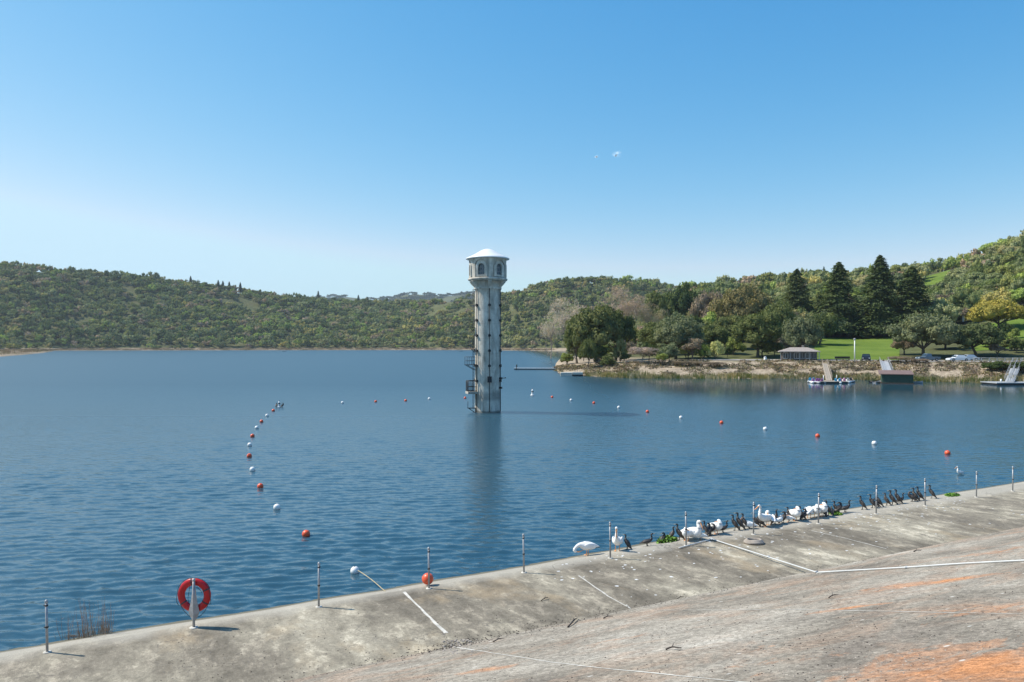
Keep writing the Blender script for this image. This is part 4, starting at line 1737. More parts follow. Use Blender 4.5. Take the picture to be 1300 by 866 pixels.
# loose chips all over bench and slope
mb = MB()
for _ in range(2600):
    px_, py_ = random.uniform(200, 1300), random.uniform(700, 866)
    s_, t_ = dam_px(px_, py_)
    if t_ < .6 or t_ > 14:
        continue
    c = dam(s_, t_, .002)
    r_ = random.uniform(.006, .016)
    d1 = Vector((random.uniform(-1, 1), random.uniform(-1, 1), 0)).normalized()
    d2 = Vector((-d1.y, d1.x, 0))
    u = Vector((0, 0, r_ * .8))
    mb.add([c - d1 * r_ * 1.3, c - d2 * r_, c + d1 * r_ * 1.3, c + d2 * r_, c + u], [(0, 1, 4), (1, 2, 4), (2, 3, 4), (3, 0, 4)], random.choice([0, 0, 1]))
tag(mb.build('gravel_chips', [M['rock'], M['twig']]), 'scattered small gravel chips on the dam face', 'gravel', kind='stuff')
# broken edge concrete lump at the end of first joint
mb = MB()
for _ in range(70):
    s0, t0 = dam_px(random.uniform(562, 600), random.uniform(812, 832))
    c = dam(s0, t0, .004)
    r_ = random.uniform(.015, .05)
    mb.box(c, (r_ * 2, r_ * 1.4, r_ * .5), random.uniform(0, 6), taper=.7)
tag(mb.build('rubble', M['rock']), 'crumbled concrete bits where the first joint meets the crease', 'rubble', kind='stuff')

mb = MB()
pp = [(862, 697), (903, 686), (908, 687), (1033, 727), (1040, 728), (1150, 722), (1225, 717), (1330, 712)]
P = []
for a_, b_ in pp:
    P.append(dam(*dam_px(a_, b_), .034))
mb.loft(P, [.021] * len(P), n=8, sub=3)
for x_, y_ in ((905, 686), (975, 708), (1036, 727.6), (1150, 722)):
    q = dam(*dam_px(x_, y_), .034)
    mb.loft([q - DIRL * .05, q + DIRL * .05], [.03, .03], n=8, sub=1)
tag(mb.build('white_pipe', M['white_pipe']), 'long white pipe laid across the bench and up along the dam face', 'pipe')
# coiled hose / worn tyre like ring on the bench
s0, t0 = dam_px(957, 690)
c = dam(s0, t0, .05)
mb = MB()
for k in range(3):
    pts = []
    for i in range(21):
        a = 2 * math.pi * i / 20
        pts.append(c + Vector(((.30 - .03 * k) * math.cos(a), (.22 - .025 * k) * math.sin(a), k * .03 + .01 * math.sin(3 * a))))
    mb.loft(pts, [.05] * 21, n=6, sub=1, caps=False)
tag(mb.build('coiled_hose', M['rock']), 'sand coloured coiled hose lying on the bench near the pelicans', 'hose')

# ------------------------------------------------------------------ trees
def lump_crown(seed, R_, H, nl, leaves, size, squash=.75, core=True, low=0.25, spread=1.0):
    """leaf-quad crown: returns V, F (quads). Radius R_, height H, base of crown at low*H"""
    r = np.random.default_rng(seed)
    th = r.uniform(0, 2 * np.pi, nl)
    rad = R_ * np.sqrt(r.uniform(0.02, 1, nl)) * .72
    hh = H * (low + (1 - low) * (.10 + .74 * np.sqrt(np.clip(1 - (rad / R_) ** 2, 0, 1)) * r.uniform(.35, 1.0, nl)))
    C = np.stack([rad * np.cos(th), rad * np.sin(th), hh], -1)
    LR = R_ * r.uniform(.14, .36, nl)
    Vs = []
    for c, lr in zip(C, LR):
        n = int(leaves * (lr / (R_ * .32)) ** 2)
        d = r.normal(size=(n, 3))
        d /= np.linalg.norm(d, axis=1)[:, None]
        d[:, 2] = np.where(d[:, 2] < -.35, -d[:, 2], d[:, 2])
        rr_ = lr * (r.uniform(.70, 1.08, n))[:, None]
        wob = 1 + .22 * np.sin(d[:, :1] * 5 + c[0]) * np.cos(d[:, 1:2] * 6 + c[1])
        p = c + d * rr_ * wob * np.array([1, 1, squash])
        nrm = d + r.normal(size=(n, 3)) * .55
        nrm /= np.linalg.norm(nrm, axis=1)[:, None]
        t = np.cross(nrm, r.normal(size=(n, 3)))
        t /= np.linalg.norm(t, axis=1)[:, None]
        b_ = np.cross(nrm, t)
        s = size * r.uniform(.6, 1.4, n)[:, None]
        q = np.stack([p - t * s, p - b_ * s * .7, p + t * s, p + b_ * s * .7], 1)
        Vs.append(q.reshape(-1, 3))
    V = np.concatenate(Vs)
    FA = np.arange(len(V)).reshape(-1, 4)
    if core:
        # inner dark masses so the crown is not see-through everywhere
        cv, cf = [], []
        for c, lr in zip(C, LR):
            k = len(cv) * 0
            u = np.linspace(0, 2 * np.pi, 7)[:-1]
            ph = np.array([-1.2, -.4, .4, 1.2])
            base = sum(len(x) for x in cv)
            P = []
            for f_ in ph:
                for a_ in u:
                    P.append(c + lr * .66 * np.array([math.cos(a_) * math.cos(f_), math.sin(a_) * math.cos(f_), math.sin(f_) * squash]) * r.uniform(.8, 1.2))
            cv.append(np.array(P))
            for i in range(3):
                for j in range(6):
                    cf.append((base + i * 6 + j, base + i * 6 + (j + 1) % 6, base + (i + 1) * 6 + (j + 1) % 6, base + (i + 1) * 6 + j))
            cf.append((base + 18, base + 19, base + 20, base + 21))
            cf.append((base + 18, base + 21, base + 22, base + 23))
        cv = np.concatenate(cv)
        cf = np.array(cf) + len(V)
        V = np.concatenate([V, cv])
        FA = np.concatenate([FA, cf])
    return V, FA, C, LR


def limbs(seed, C, H, r_base, mat_, fork=.25, lean=0.0, twigs=0, nl=7):
    r = random.Random(seed)
    mb = MB()
    f = Vector((lean, r.uniform(-.3, .3), H * fork))
    mb.loft([(0, 0, -.4), (0, 0, 0.0), (f.x * .4, f.y * .4, H * fork * .5), f], [r_base * 1.5, r_base * 1.15, r_base * .9, r_base * .75], n=8, sub=2)
    idx = list(range(len(C)))
    r.shuffle(idx)
    for i in idx[:nl]:
        e = Vector(C[i])
        m_ = f.lerp(e, .5) + Vector((r.uniform(-.3, .3), r.uniform(-.3, .3), r.uniform(-.1, .5)))
        mb.loft([f, m_, e], [r_base * .55, r_base * .33, r_base * .12], n=6, sub=2)
    return mb


def leaf_tree_proto(kind, seed, R_, H, nl, leaves, size, low=.25, squash=.75, core=True, trunk_r=.3, fork=.22, lean=0, bark='bark'):
    V, FA, C, LR = lump_crown(seed, R_, H, nl, leaves, size, squash, core, low)
    me = np_mesh(kind + '_crown', V, FA, M['leaf'])
    mb = limbs(seed, C, H, trunk_r, None, fork, lean)
    tm = mesh_obj('trunk', mb.v, mb.f, M[bark], None, mb.m, mb.sm)
    tme = tm.data
    bpy.data.objects.remove(tm)
    return me, tme


def conifer_proto(seed, H, R_):
    r = np.random.default_rng(seed)
    Vs = []
    n = 1100
    z = H * (.06 + .94 * r.uniform(0, 1, n) ** 1.15)
    for zi in z:
        k = 1 - zi / H
        L = R_ * (k ** .62) * 1.12 * r.uniform(.72, 1.08) + .1
        a = r.uniform(0, 2 * np.pi)
        L *= 1 + .20 * math.sin(3 * a + zi * .9 + seed) + .12 * math.sin(5 * a - zi * 1.7)
        d = np.array([math.cos(a), math.sin(a), 0])
        s = np.array([-d[1], d[0], 0])
        m = int(5 + L * 4.5)
        for j in range(m):
            t = r.uniform(.25, 1)
            p = d * L * t + np.array([0, 0, zi - .22 * L * t * t + r.normal() * .12]) + s * r.normal() * .16 * L * t
            t1 = d * r.uniform(.2, .42) + np.array([0, 0, -.12]) + r.normal(size=3) * .1
            t2 = s * r.uniform(.10, .2) + r.normal(size=3) * .06
            Vs.append([p - t1, p - t2, p + t1, p + t2])
    V = np.array(Vs).reshape(-1, 3)
    FA = np.arange(len(V)).reshape(-1, 4)
    # core cone
    m = 9
    cv = []
    for zf, rf in ((.05, .55), (.35, .42), (.7, .2), (.95, .04)):
        for i in range(m):
            a = 2 * np.pi * i / m
            cv.append((R_ * rf * math.cos(a) * r.uniform(.8, 1.2), R_ * rf * math.sin(a) * r.uniform(.8, 1.2), H * zf))
    o = len(V)
    cf = [(o + k * m + i, o + k * m + (i + 1) % m, o + (k + 1) * m + (i + 1) % m, o + (k + 1) * m + i) for k in range(3) for i in range(m)]
    V = np.concatenate([V, np.array(cv)])
    FA = np.concatenate([FA, np.array(cf)])
    me = np_mesh('redwood_crown', V, FA, M['leaf'])
    mb = MB()
    mb.loft([(0, 0, -.5), (0, 0, H * .5), (0, 0, H * .97)], [.55, .3, .05], n=8, sub=2)
    tm = mesh_obj('trunk', mb.v, mb.f, M['bark'], None, mb.m, mb.sm)
    tme = tm.data
    bpy.data.objects.remove(tm)
    return me, tme


def bare_proto(seed, H, Rr, rb=.34, mat='bark_pale', levels=4):
    r = random.Random(seed)
    mb = MB()

    def grow(p, d, L, rad, lev):
        e = p + d * L
        m_ = p.lerp(e, .5) + Vector((r.gauss(0, .05), r.gauss(0, .05), r.gauss(0, .04))) * L
        mb.loft([p, m_, e], [rad, rad * .8, rad * .62], n=5 if lev < 2 else 3, sub=1, caps=False)
        if lev >= levels:
            return
        nb = 3 if lev else 5
        if lev >= 2:
            nb = 4
        for k in range(nb):
            dd = (d + Vector((r.gauss(0, .6), r.gauss(0, .6), r.gauss(.1, .35)))).normalized()
            st_ = p.lerp(e, r.uniform(.5, 1)) if lev else e
            grow(st_, dd, L * r.uniform(.6, .85), rad * .55, lev + 1)
    grow(Vector((0, 0, -.3)), Vector((0, 0, 1)), H * .30, rb, 0)
    # fine twig haze: thin slivers near the ends
    tm = mesh_obj('trunk', mb.v, mb.f, M[mat], None, mb.m, mb.sm)
    tme = tm.data
    bpy.data.objects.remove(tm)
    V, FA, C, LR = lump_crown(seed, Rr, H, 34, 190, .12, .8, False, .3)
    # stretch quads into slivers
    Q = V.reshape(-1, 4, 3)
    c = Q.mean(1, keepdims=True)
    a = Q[:, 2] - Q[:, 0]
    b_ = Q[:, 3] - Q[:, 1]
    Q = np.stack([c[:, 0] - a * 1.5, c[:, 0] - b_ * .2, c[:, 0] + a * 1.5, c[:, 0] + b_ * .2], 1)
    me = np_mesh('twigs', Q.reshape(-1, 3), FA, M['leaf'])
    return me, tme


PR = {}
PR['oak_a'] = leaf_tree_proto('oak', 11, 1.0 * 9, 11, 64, 250, .26, low=.12, trunk_r=.42)
PR['oak_b'] = leaf_tree_proto('oak', 23, 7, 12, 56, 230, .25, low=.10, trunk_r=.4)
PR['oak_c'] = leaf_tree_proto('oak', 37, 8, 10, 60, 240, .25, low=.14, trunk_r=.42, fork=.26, lean=1.2)
PR['tall_a'] = leaf_tree_proto('tree', 41, 6, 15, 56, 240, .25, low=.08, squash=1.0, trunk_r=.4)
PR['shrub'] = leaf_tree_proto('shrub', 51, 2.4, 2.6, 18, 200, .10, low=.0, trunk_r=.08, fork=.1)
PR['redwood_a'] = conifer_proto(61, 27, 6.2)
PR['redwood_b'] = conifer_proto(67, 25, 6.6)
PR['redwood_c'] = conifer_proto(69, 26, 5.6)
PR['redwood_d'] = conifer_proto(83, 24, 7.2)
PR['bare_a'] = bare_proto(71, 14, 7)
PR['bare_b'] = bare_proto(73, 6, 3.4, .10)
PH = {'redwood_c': (5.6, 26), 'redwood_d': (7.2, 24), 'oak_a': (9, 11), 'oak_b': (7, 12), 'oak_c': (8, 10), 'tall_a': (6, 15), 'shrub': (2.4, 2.6), 'redwood_a': (6.2, 27), 'redwood_b': (6.6, 25),
      'bare_a': (7, 14), 'bare_b': (3.4, 6)}
# middle-distance versions
for i, (sd, R_, H, nl, lv, sz) in enumerate([(101, 5, 8, 24, 130, .25), (103, 5.5, 9, 26, 130, .26), (107, 4.4, 9.5, 22, 130, .24), (109, 6, 8, 28, 120, .26)]):
    PR[f'mid_{i}'] = leaf_tree_proto('tree', sd, R_, H, nl, lv, sz, low=.08, trunk_r=.28)
    PH[f'mid_{i}'] = (R_, H)

DK = (.042, .058, .022)
OL = (.085, .098, .038)
GR = (.105, .138, .042)
GG = (.10, .112, .062)
YE = (.21, .18, .045)
BR = (.15, .12, .09)
PK = (.24, .19, .17)
RW = (.062, .082, .034)


def tree(kind, px, D, h_m, w_m, tint, name, label, cat='tree', group=None, rz=None, z=None):
    crown, trunk = PR[kind]
    R_, H = PH[kind]
    root = empty(name, at_d(px, D, (gz(px, D) if z is None else z) - .1), random.uniform(0, 6.28) if rz is None else rz)
    sx = (w_m / 2) / R_
    root.scale = (sx, sx, h_m / H)
    c = link('crown' if not kind.startswith('bare') else 'twigs', crown, root)
    c.color = (*(min(1, q * 1.6) for q in tint), 1)
    t = link('trunk', trunk, root)
    tag(root, label, cat, group)
    return root


def T(px, ytop, wpx, D, kind, tint, name, label, cat='tree', group=None, gp=None):
    """tree whose crown top appears at ytop and whose width is wpx in the photo"""
    zg = gz(px, D)
    ztop_ = CAMZ + (HOR - ytop) * D / F
    return tree(kind, px, D, max(1.0, (ztop_ - zg) * 1.06), wpx * D / F * 1.08, tint, name, label, cat, group)


# peninsula and right shore, near to far
T(757, 386, 72, 192, 'oak_b', (.092, .100, .042), 'oak_tree', 'dense dark green tree on the point, left of the bare pink shrub')
T(782, 390, 50, 205, 'tall_a', (.066, .080, .032), 'oak_tree', 'darkest tree standing just behind the right of the dense point tree')
T(733, 405, 34, 205, 'oak_c', OL, 'oak_tree', 'smaller olive tree at the left tip side of the point')
T(746, 432, 26, 182, 'oak_c', OL, 'bushy_tree', 'low olive bush under the dense point tree')
T(787, 432, 20, 186, 'shrub', (.16, .16, .07), 'shrub', 'pale olive shrub right under the dark point tree', 'shrub')
T(858, 402, 74, 196, 'oak_a', GG, 'oak_tree', 'broad grey green oak with visible trunk right of the bare pink shrub')
T(815, 440, 40, 178, 'bare_b', PK, 'bare_shrub', 'pinkish leafless shrub on the bank between the dark tree and the broad oak', 'shrub')
T(722, 378, 56, 240, 'bare_a', (.36, .29, .25), 'bare_tree', 'pale leafless tree at the left edge of the point')
T(792, 362, 70, 262, 'bare_a', (.27, .20, .17), 'bare_tree', 'tall leafless brownish tree behind the dark point trees')
T(826, 385, 46, 262, 'bare_a', (.22, .18, .13), 'bare_tree', 'leafless brownish tree behind the gap between dark tree and broad oak')
T(905, 412, 44, 215, 'oak_b', OL, 'oak_tree', 'olive tree with rounded top left of the orange tinted oak')
T(962, 396, 66, 200, 'oak_b', OL, 'oak_tree', 'large olive oak with orange tinted leaves left of the pavilion')
T(945, 366, 84, 262, 'oak_a', (.12, .105, .05), 'oak_tree', 'big brownish olive tree rising behind the oak left of the pavilion')
T(905, 372, 60, 300, 'oak_c', BR, 'oak_tree', 'brown crowned tree on the slope behind the cream flowering shrub')
T(1018, 404, 52, 187, 'oak_c', GG, 'oak_tree', 'grey green oak leaning over the pavilion roof')
T(1000, 396, 36, 240, 'mid_1', BR, 'oak_tree', 'grey brown tree behind the pavilion between olive oak and redwood')
T(908, 434, 24, 188, 'shrub', (.34, .33, .14), 'flowering_shrub', 'cream flowering yellow green shrub by the shore path', 'shrub')
T(893, 438, 22, 190, 'shrub', (.16, .20, .05), 'shrub', 'yellow green shrub just left of the cream flowering one', 'shrub')
T(1011, 346, 50, 275, 'redwood_d', (.068, .084, .036), 'redwood_tree', 'redwood behind the pavilion, leftmost of the tall conifers')
T(1065, 338, 58, 268, 'redwood_b', RW, 'redwood_tree', 'wide redwood at the left end of the lawn')
T(1117, 330, 58, 262, 'redwood_a', RW, 'redwood_tree', 'tallest pointed redwood at the top of the lawn')
T(1158, 343, 56, 258, 'redwood_c', (.066, .088, .036), 'redwood_tree', 'redwood right of the tallest one, behind the round oak')
T(1042, 366, 26, 285, 'mid_2', OL, 'oak_tree', 'olive tree squeezed between the two left redwoods')
T(1088, 385, 26, 282, 'mid_2', OL, 'oak_tree', 'olive tree squeezed between the wide and the tallest redwood')
T(1172, 400, 88, 186, 'oak_a', GG, 'oak_tree', 'very broad grey green oak right of the lawn over the parked pickup')
T(1240, 412, 66, 184, 'oak_c', (.07, .085, .038), 'oak_tree', 'dark broad oak over the white car at the right')
T(1268, 382, 74, 232, 'oak_a', YE, 'oak_tree', 'yellow leaved oak on the right hillside')
T(1225, 388, 40, 262, 'mid_0', BR, 'oak_tree', 'brown grey tree above the white signpost')
T(1288, 428, 34, 190, 'mid_3', OL, 'oak_tree', 'olive bush tree at the far right above the rail fence')
T(1236, 372, 60, 300, 'oak_a', DK, 'oak_tree', 'dark green oak behind the yellow one')
T(1205, 372, 44, 285, 'oak_b', (.10, .085, .065), 'oak_tree', 'purplish brown tree right of the redwoods')
T(1143, 452, 36, 168, 'bare_b', BR, 'bare_shrub', 'brown leafless thicket on the bank right of the boathouse ramp', 'shrub')
T(1165, 455, 30, 166, 'bare_b', (.2, .15, .12), 'bare_shrub', 'grey brown leafless thicket under the broad oak', 'shrub')
T(870, 458, 40, 172, 'bare_b', BR, 'bare_shrub', 'low dark leafless thicket below the broad grey green oak', 'shrub')
T(905, 459, 34, 170, 'bare_b', (.14, .11, .09), 'bare_shrub', 'low leafless brush on the bank left of the path', 'shrub')
T(1262, 458, 34, 150, 'mid_3', DK, 'bushy_tree', 'dark ivy like bush hanging under the rail fence at the right')
T(1290, 458, 34, 148, 'mid_0', DK, 'bushy_tree', 'dark bush under the rail fence behind the gangways')
T(770, 452, 26, 178, 'shrub', OL, 'shrub', 'low green shrub at the foot of the dense point tree', 'shrub')
T(880, 400, 34, 250, 'mid_0', DK, 'oak_tree', 'dark tree between the broad grey green oak and the olive group')
T(835, 372, 44, 330, 'mid_1', OL, 'oak_tree', 'olive tree on the slope behind the bare trees')
T(870, 362, 56, 360, 'mid_3', DK, 'oak_tree', 'dark spreading tree high behind the point')

for (x_, yt_, w_, D_, k_, tc_, nm_, lab_) in [
    (836, 408, 52, 222, 'oak_b', OL, 'oak_tree', 'olive oak filling the gap between the bare brown trees and the broad grey green oak'),
    (884, 412, 46, 228, 'oak_c', GG, 'oak_tree', 'grey green tree right behind the broad grey green oak'),
    (925, 400, 56, 232, 'oak_b', (.10, .11, .045), 'oak_tree', 'yellowish olive tree above the cream flowering shrub'),
    (985, 386, 54, 232, 'oak_a', OL, 'oak_tree', 'olive oak between the orange tinted oak and the pavilion redwood'),
    (1040, 400, 44, 236, 'oak_c', (.06, .075, .03), 'oak_tree', 'dark green oak right behind the pavilion at the lawn edge'),
    (700, 398, 30, 330, 'bare_a', (.34, .28, .24), 'bare_tree', 'faint pale leafless tree at the very left edge of the point'),
    (1148, 426, 34, 196, 'oak_c', BR, 'oak_tree', 'brownish tree at the right edge of the lawn'),
    (1200, 420, 50, 205, 'oak_b', GG, 'oak_tree', 'grey green oak between the very broad oak and the dark broad oak'),
    (1262, 430, 40, 200, 'mid_2', GG, 'bushy_tree', 'grey green bush right of the dark broad oak')]:
    T(x_, yt_, w_, D_, k_, tc_, nm_, lab_)

# mid slope trees: random, individual for the largest
cand = []
def sample(n, p0, p1, d0f, d1f, seed):
    r = np.random.default_rng(seed)
    px = r.uniform(p0, p1, n)
    a, b_ = d0f(px), d1f(px)
    D = np.sqrt(r.uniform(0, 1, n) * (b_ ** 2 - a ** 2) + a ** 2)
    return px, D


pts = []
# right hillside
px, D = sample(2100, 795, 1420, lambda p: np.maximum(nD5(p) + 8, 250), lambda p: nD7(p) + 45, 1)
pts.append((px, D, np.full(len(px), 0)))
# far slopes
px, D = sample(9500, -120, 900, lambda p: hD0(p) + 26, lambda p: fDr(p) + 40, 2)
pts.append((px, D, np.full(len(px), 1)))
# shoreline row on the far side
px = np.arange(-100, 720, 5.5) + rng.uniform(-3, 3, len(np.arange(-100, 720, 5.5)))
D = np.maximum(hD0(px), fDs(px)) - 10 * (px < 60) + 20 + rng.uniform(0, 16, len(px))
pts.append((px, D, np.full(len(px), 2)))
px = np.concatenate([p[0] for p in pts])
D = np.concatenate([p[1] for p in pts])
kd = np.concatenate([p[2] for p in pts])
X = (px - 650) / F * D
Z = ground_z(px, D)
ok = Z > .9
clear = vnoise(X / 60, D / 60, 21) * .6 + vnoise(X / 22, D / 22, 22) * .4
ok &= (clear < .70) | (kd == 2)
# keep the meadow, lawns open
ok &= ~((px > 1168) & (px < 1208) & (D > 470) & (D < 548))
ok &= ~((px > 1168) & (px < 1208) & (D < 548) & (HOR - (Z + 9 - CAMZ) * F / D < 361) & (D > 300))
ok &= ~((px > 1225) & (D < 262) & (px < 1420))
# min spacing by grid
key = {}
keep = np.zeros(len(px), bool)
order = np.arange(len(px))
for i in order:
    if not ok[i]:
        continue
    cell = 9.3 if D[i] > 480 else 7.6
    k = (int(X[i] / cell), int(D[i] / cell))
    if k in key:
        continue
    key[k] = 1
    keep[i] = True
px, D, X, Z, kd = px[keep], D[keep], X[keep], Z[keep], kd[keep]
nT = len(px)
r_ = np.random.default_rng(5)
wid = r_.uniform(10.5, 18, nT) * np.where(r_.random(nT) < .2, 1.35, 1) * np.where(kd == 2, .8, 1)
hgt = r_.uniform(7.5, 11.5, nT) * np.where(wid > 17, 1.2, 1) * np.where(kd == 2, .75, 1)
wid = np.where((kd == 0) & (D < 420), np.minimum(wid, 12), wid)
pal = np.array([DK, (.055, .072, .034), OL, GG, (.075, .092, .05), GR, BR, (.12, .115, .06), (.16, .15, .06), (.14, .115, .10)])
zone = vnoise(X / 130, D / 130, 31)
w0 = np.array([.14, .22, .20, .19, .14, .03, .02, .04, .01, .01])
w1 = np.array([.06, .1, .18, .13, .13, .16, .05, .09, .07, .03])
cidx = np.array([r_.choice(10, p=(w0 * (1 - z_) + w1 * z_) / (w0 * (1 - z_) + w1 * z_).sum()) for z_ in np.clip((zone - .3) * 2.5, 0, 1)])
tint = pal[cidx] * np.array([1.08, 1, .92]) * 2.5 * r_.uniform(.78, 1.2, (nT, 1))
app = hgt * wid / D ** 2
vis = (px > -10) & (px < 1310)
rank = np.argsort(-(app * vis))
NIND = 215
ind = set(rank[:NIND].tolist())
names10 = ['dark green', 'dark grey green', 'olive', 'grey green', 'dull green', 'bright spring green', 'brownish', 'olive brown', 'yellow green', 'grey brown']
for i in ind:
    tint[i] /= 1.5
    side = 'right hillside above the shore' if kd[i] == 0 else 'far wooded slope across the water'
    tree(f'mid_{int(r_.integers(4))}', px[i], D[i], hgt[i], wid[i], tuple(tint[i]), 'hillside_tree',
         f'{names10[cidx[i]]} round crowned tree on the {side}', 'tree', f'{names10[cidx[i]]} trees on the {side}')
# the rest as one forest
tmpl = []
for sd in range(8):
    V, FA, C, LR = lump_crown(500 + sd, 1.0, 1.0, 11, 26, .075, .7, True, .05)
    tmpl.append((V, FA))
rest = [i for i in range(nT) if i not in ind]
Vall, Fall, Call = [], [], []
off = 0
for i in rest:
    V, FA = tmpl[i % 8]
    a = r_.uniform(0, 6.28)
    ca, sa = math.cos(a), math.sin(a)
    W_ = V.copy()
    W_[:, 0] = (V[:, 0] * ca - V[:, 1] * sa) * wid[i] / 2 + X[i]
    W_[:, 1] = (V[:, 0] * sa + V[:, 1] * ca) * wid[i] / 2 + D[i]
    W_[:, 2] = V[:, 2] * hgt[i] * 1.15 + Z[i] - .8
    Vall.append(W_)
    Fall.append(FA + off)
    Call.append(np.broadcast_to(tint[i], V.shape))
    off += len(V)
fo = link('forest', np_mesh('forest', np.concatenate(Vall), np.concatenate(Fall), M['leaf_far'], np.concatenate(Call)))
tag(fo, 'wooded hillsides seen as one mass beyond the lake', 'forest', kind='stuff')

# woods on the distant ridge
V_, F_, C_ = [], [], []
off = 0
q_px = r_.uniform(330, 760, 1500)
q_D = r_.uniform(3300, 3950, 1500)
q_z = ground_z(q_px, q_D)
q_x = (q_px - 650) / F * q_D
mm_ = vnoise(q_x / 160, q_D / 160, 77) > .46
for i in np.nonzero(mm_)[0]:
    V, FA = tmpl[i % 8]
    V_.append(V * np.array([17, 17, 15]) + np.array([q_x[i], q_D[i], q_z[i] - 2]))
    F_.append(FA + off)
    C_.append(np.broadcast_to(np.array((.06, .075, .035)), V.shape))
    off += len(V)
dw = link('distant_wood', np_mesh('distant_wood', np.concatenate(V_), np.concatenate(F_), M['leaf_far'], np.concatenate(C_)))
tag(dw, 'bluish distant ridge woods behind the tower', 'forest', kind='stuff')

# skyline conifers on the left ridge
for k, (p_, yt_) in enumerate([(242, 350), (277, 355), (283, 356), (291, 357), (305, 358), (404, 369), (455, 374), (466, 376), (1013, 340), (1046, 338)]):
    Dk = float(fDr(p_)) - 5 if p_ < 900 else float(nD7(p_)) - 5
    T(p_, yt_ + 1, 5.5, Dk, 'redwood_a', (.04, .06, .035), 'conifer_tree',
      'small pointed conifer breaking the ' + ('left' if p_ < 900 else 'right') + ' skyline', 'tree', 'pointed conifers on the ' + ('left' if p_ < 900 else 'right') + ' skyline')


# ------------------------------------------------------------------ understory and shore vegetation
UT = [('dark green', DK), ('olive', OL), ('grey green', GG), ('leafless brown', BR), ('yellow green', (.13, .15, .045))]
ur = random.Random(99)
for i in range(150):
    if i < 75:
        p_ = ur.uniform(716, 1030)
        D_ = ur.uniform(float(nDs(p_)) + 12 + 12 * (p_ > 880), 268) if p_ < 880 else ur.uniform(float(nDs(p_)) + 42, 268)
        where = 'under the trees of the point and left of the pavilion'
    elif i < 125:
        p_ = ur.uniform(960, 1230)
        D_ = ur.uniform(264, 300)
        where = 'behind the lawn between the redwoods'
    else:
        p_ = ur.uniform(1196, 1400)
        D_ = ur.uniform(float(nDs(p_)) + 44, 250)
        where = 'on the slope at the right edge'
    if 1036 < p_ < 1195 and D_ < 262:
        continue
    if p_ < 726 and D_ < 190:
        continue
    nm, tt = ur.choice(UT)
    if p_ < 760 and nm == 'leafless brown':
        nm, tt = UT[0]
    h_ = ur.uniform(2.5, 6.5) if i < 75 else (ur.uniform(6, 11) if i < 125 else ur.uniform(2, 4))
    k_ = ur.choice(['mid_0', 'mid_1', 'mid_2', 'mid_3', 'shrub'])
    tree(k_, p_, D_, h_, h_ * ur.uniform(1.0, 1.5), tuple(1.2 * c_ for c_ in tt), 'bushy_tree', f'{nm} bushy growth {where}', 'bush', f'{nm} bushes {where}')


def tuft_sheet(name, pts, hfun, wfun, colf, n_per, mat, blades=True):
    rr = np.random.default_rng(17)
    V, C = [], []
    for (p_, D_) in pts:
        z = gz(p_, D_)
        if z < -.6:
            continue
        x = (p_ - 650) / F * D_
        col = colf(rr, p_, D_)
        h, w = hfun(rr, p_), wfun(rr)
        n = n_per
        b0 = np.stack([x + rr.normal(size=n) * w, D_ + rr.normal(size=n) * w, np.full(n, z - .05)], -1)
        if blades:
            top = b0 + np.stack([rr.normal(size=n) * .12 * h, rr.normal(size=n) * .12 * h, h * rr.uniform(.5, 1.1, n)], -1)
            sd = np.stack([rr.uniform(.02, .05, n), rr.normal(size=n) * .03, np.zeros(n)], -1)
            q = np.stack([b0 - sd, b0 + sd, top + sd * .4, top - sd * .4], 1)
        else:
            b0[:, 2] += rr.uniform(0, h, n)
            a = rr.normal(size=(n, 3)) * .14
            c = rr.normal(size=(n, 3)) * .10
            q = np.stack([b0 - a, b0 - c, b0 + a, b0 + c], 1)
        V.append(q.reshape(-1, 3))
        C.append(np.broadcast_to(col, (4 * n, 3)))
    V = np.concatenate(V)
    return link(name, np_mesh(name, V, np.arange(len(V)).reshape(-1, 4), mat, np.concatenate(C)))


rr = np.random.default_rng(3)
P_ = []
for p_ in np.arange(742, 1345, .45):
    dens = vnoise(np.array([p_ / 14.0]), np.array([1.0]), 4)[0]
    if rr.random() < .45 + .6 * dens:
        P_.append((p_, float(nDs(p_)) + rr.uniform(-2.2, 2.8)))
rb = tuft_sheet('reed_bed', P_, lambda r, p: r.uniform(.7, 1.25) * (.75 + .5 * vnoise(np.array([p / 20.0]), np.array([2.0]), 6)[0]), lambda r: .22,
                lambda r, p, D: np.array([(.26, .22, .10), (.34, .28, .17), (.13, .15, .05), (.42, .35, .24)][int(min(3, max(0, 4 * vnoise(np.array([p / 11.0]), np.array([D / 3.0]), 9)[0] + r.normal() * .5)))]), 14, M['leaf_far'])
tag(rb, 'tan and green reeds along the right shore waterline', 'reeds', kind='stuff')
P_ = []
for _ in range(3800):
    p_ = rr.uniform(706, 1345)
    u = rr.uniform(2.5, 23)
    if vnoise(np.array([p_ / 16.0]), np.array([u / 5.0]), 14)[0] + .012 * u > .46:
        P_.append((p_, float(nDs(p_)) + u))
bb = tuft_sheet('bank_brush', P_, lambda r, p: r.uniform(.1, .55), lambda r: .4,
                lambda r, p, D: np.array([(.26, .20, .15), (.16, .12, .09), (.36, .30, .22), (.20, .18, .10), (.30, .24, .19), (.17, .13, .10)][int(r.integers(6))]) * r.uniform(.7, 1.2), 12, M['leaf_far'], False)
tag(bb, 'dry brown brush and litter covering the shore bank', 'brush', kind='stuff')
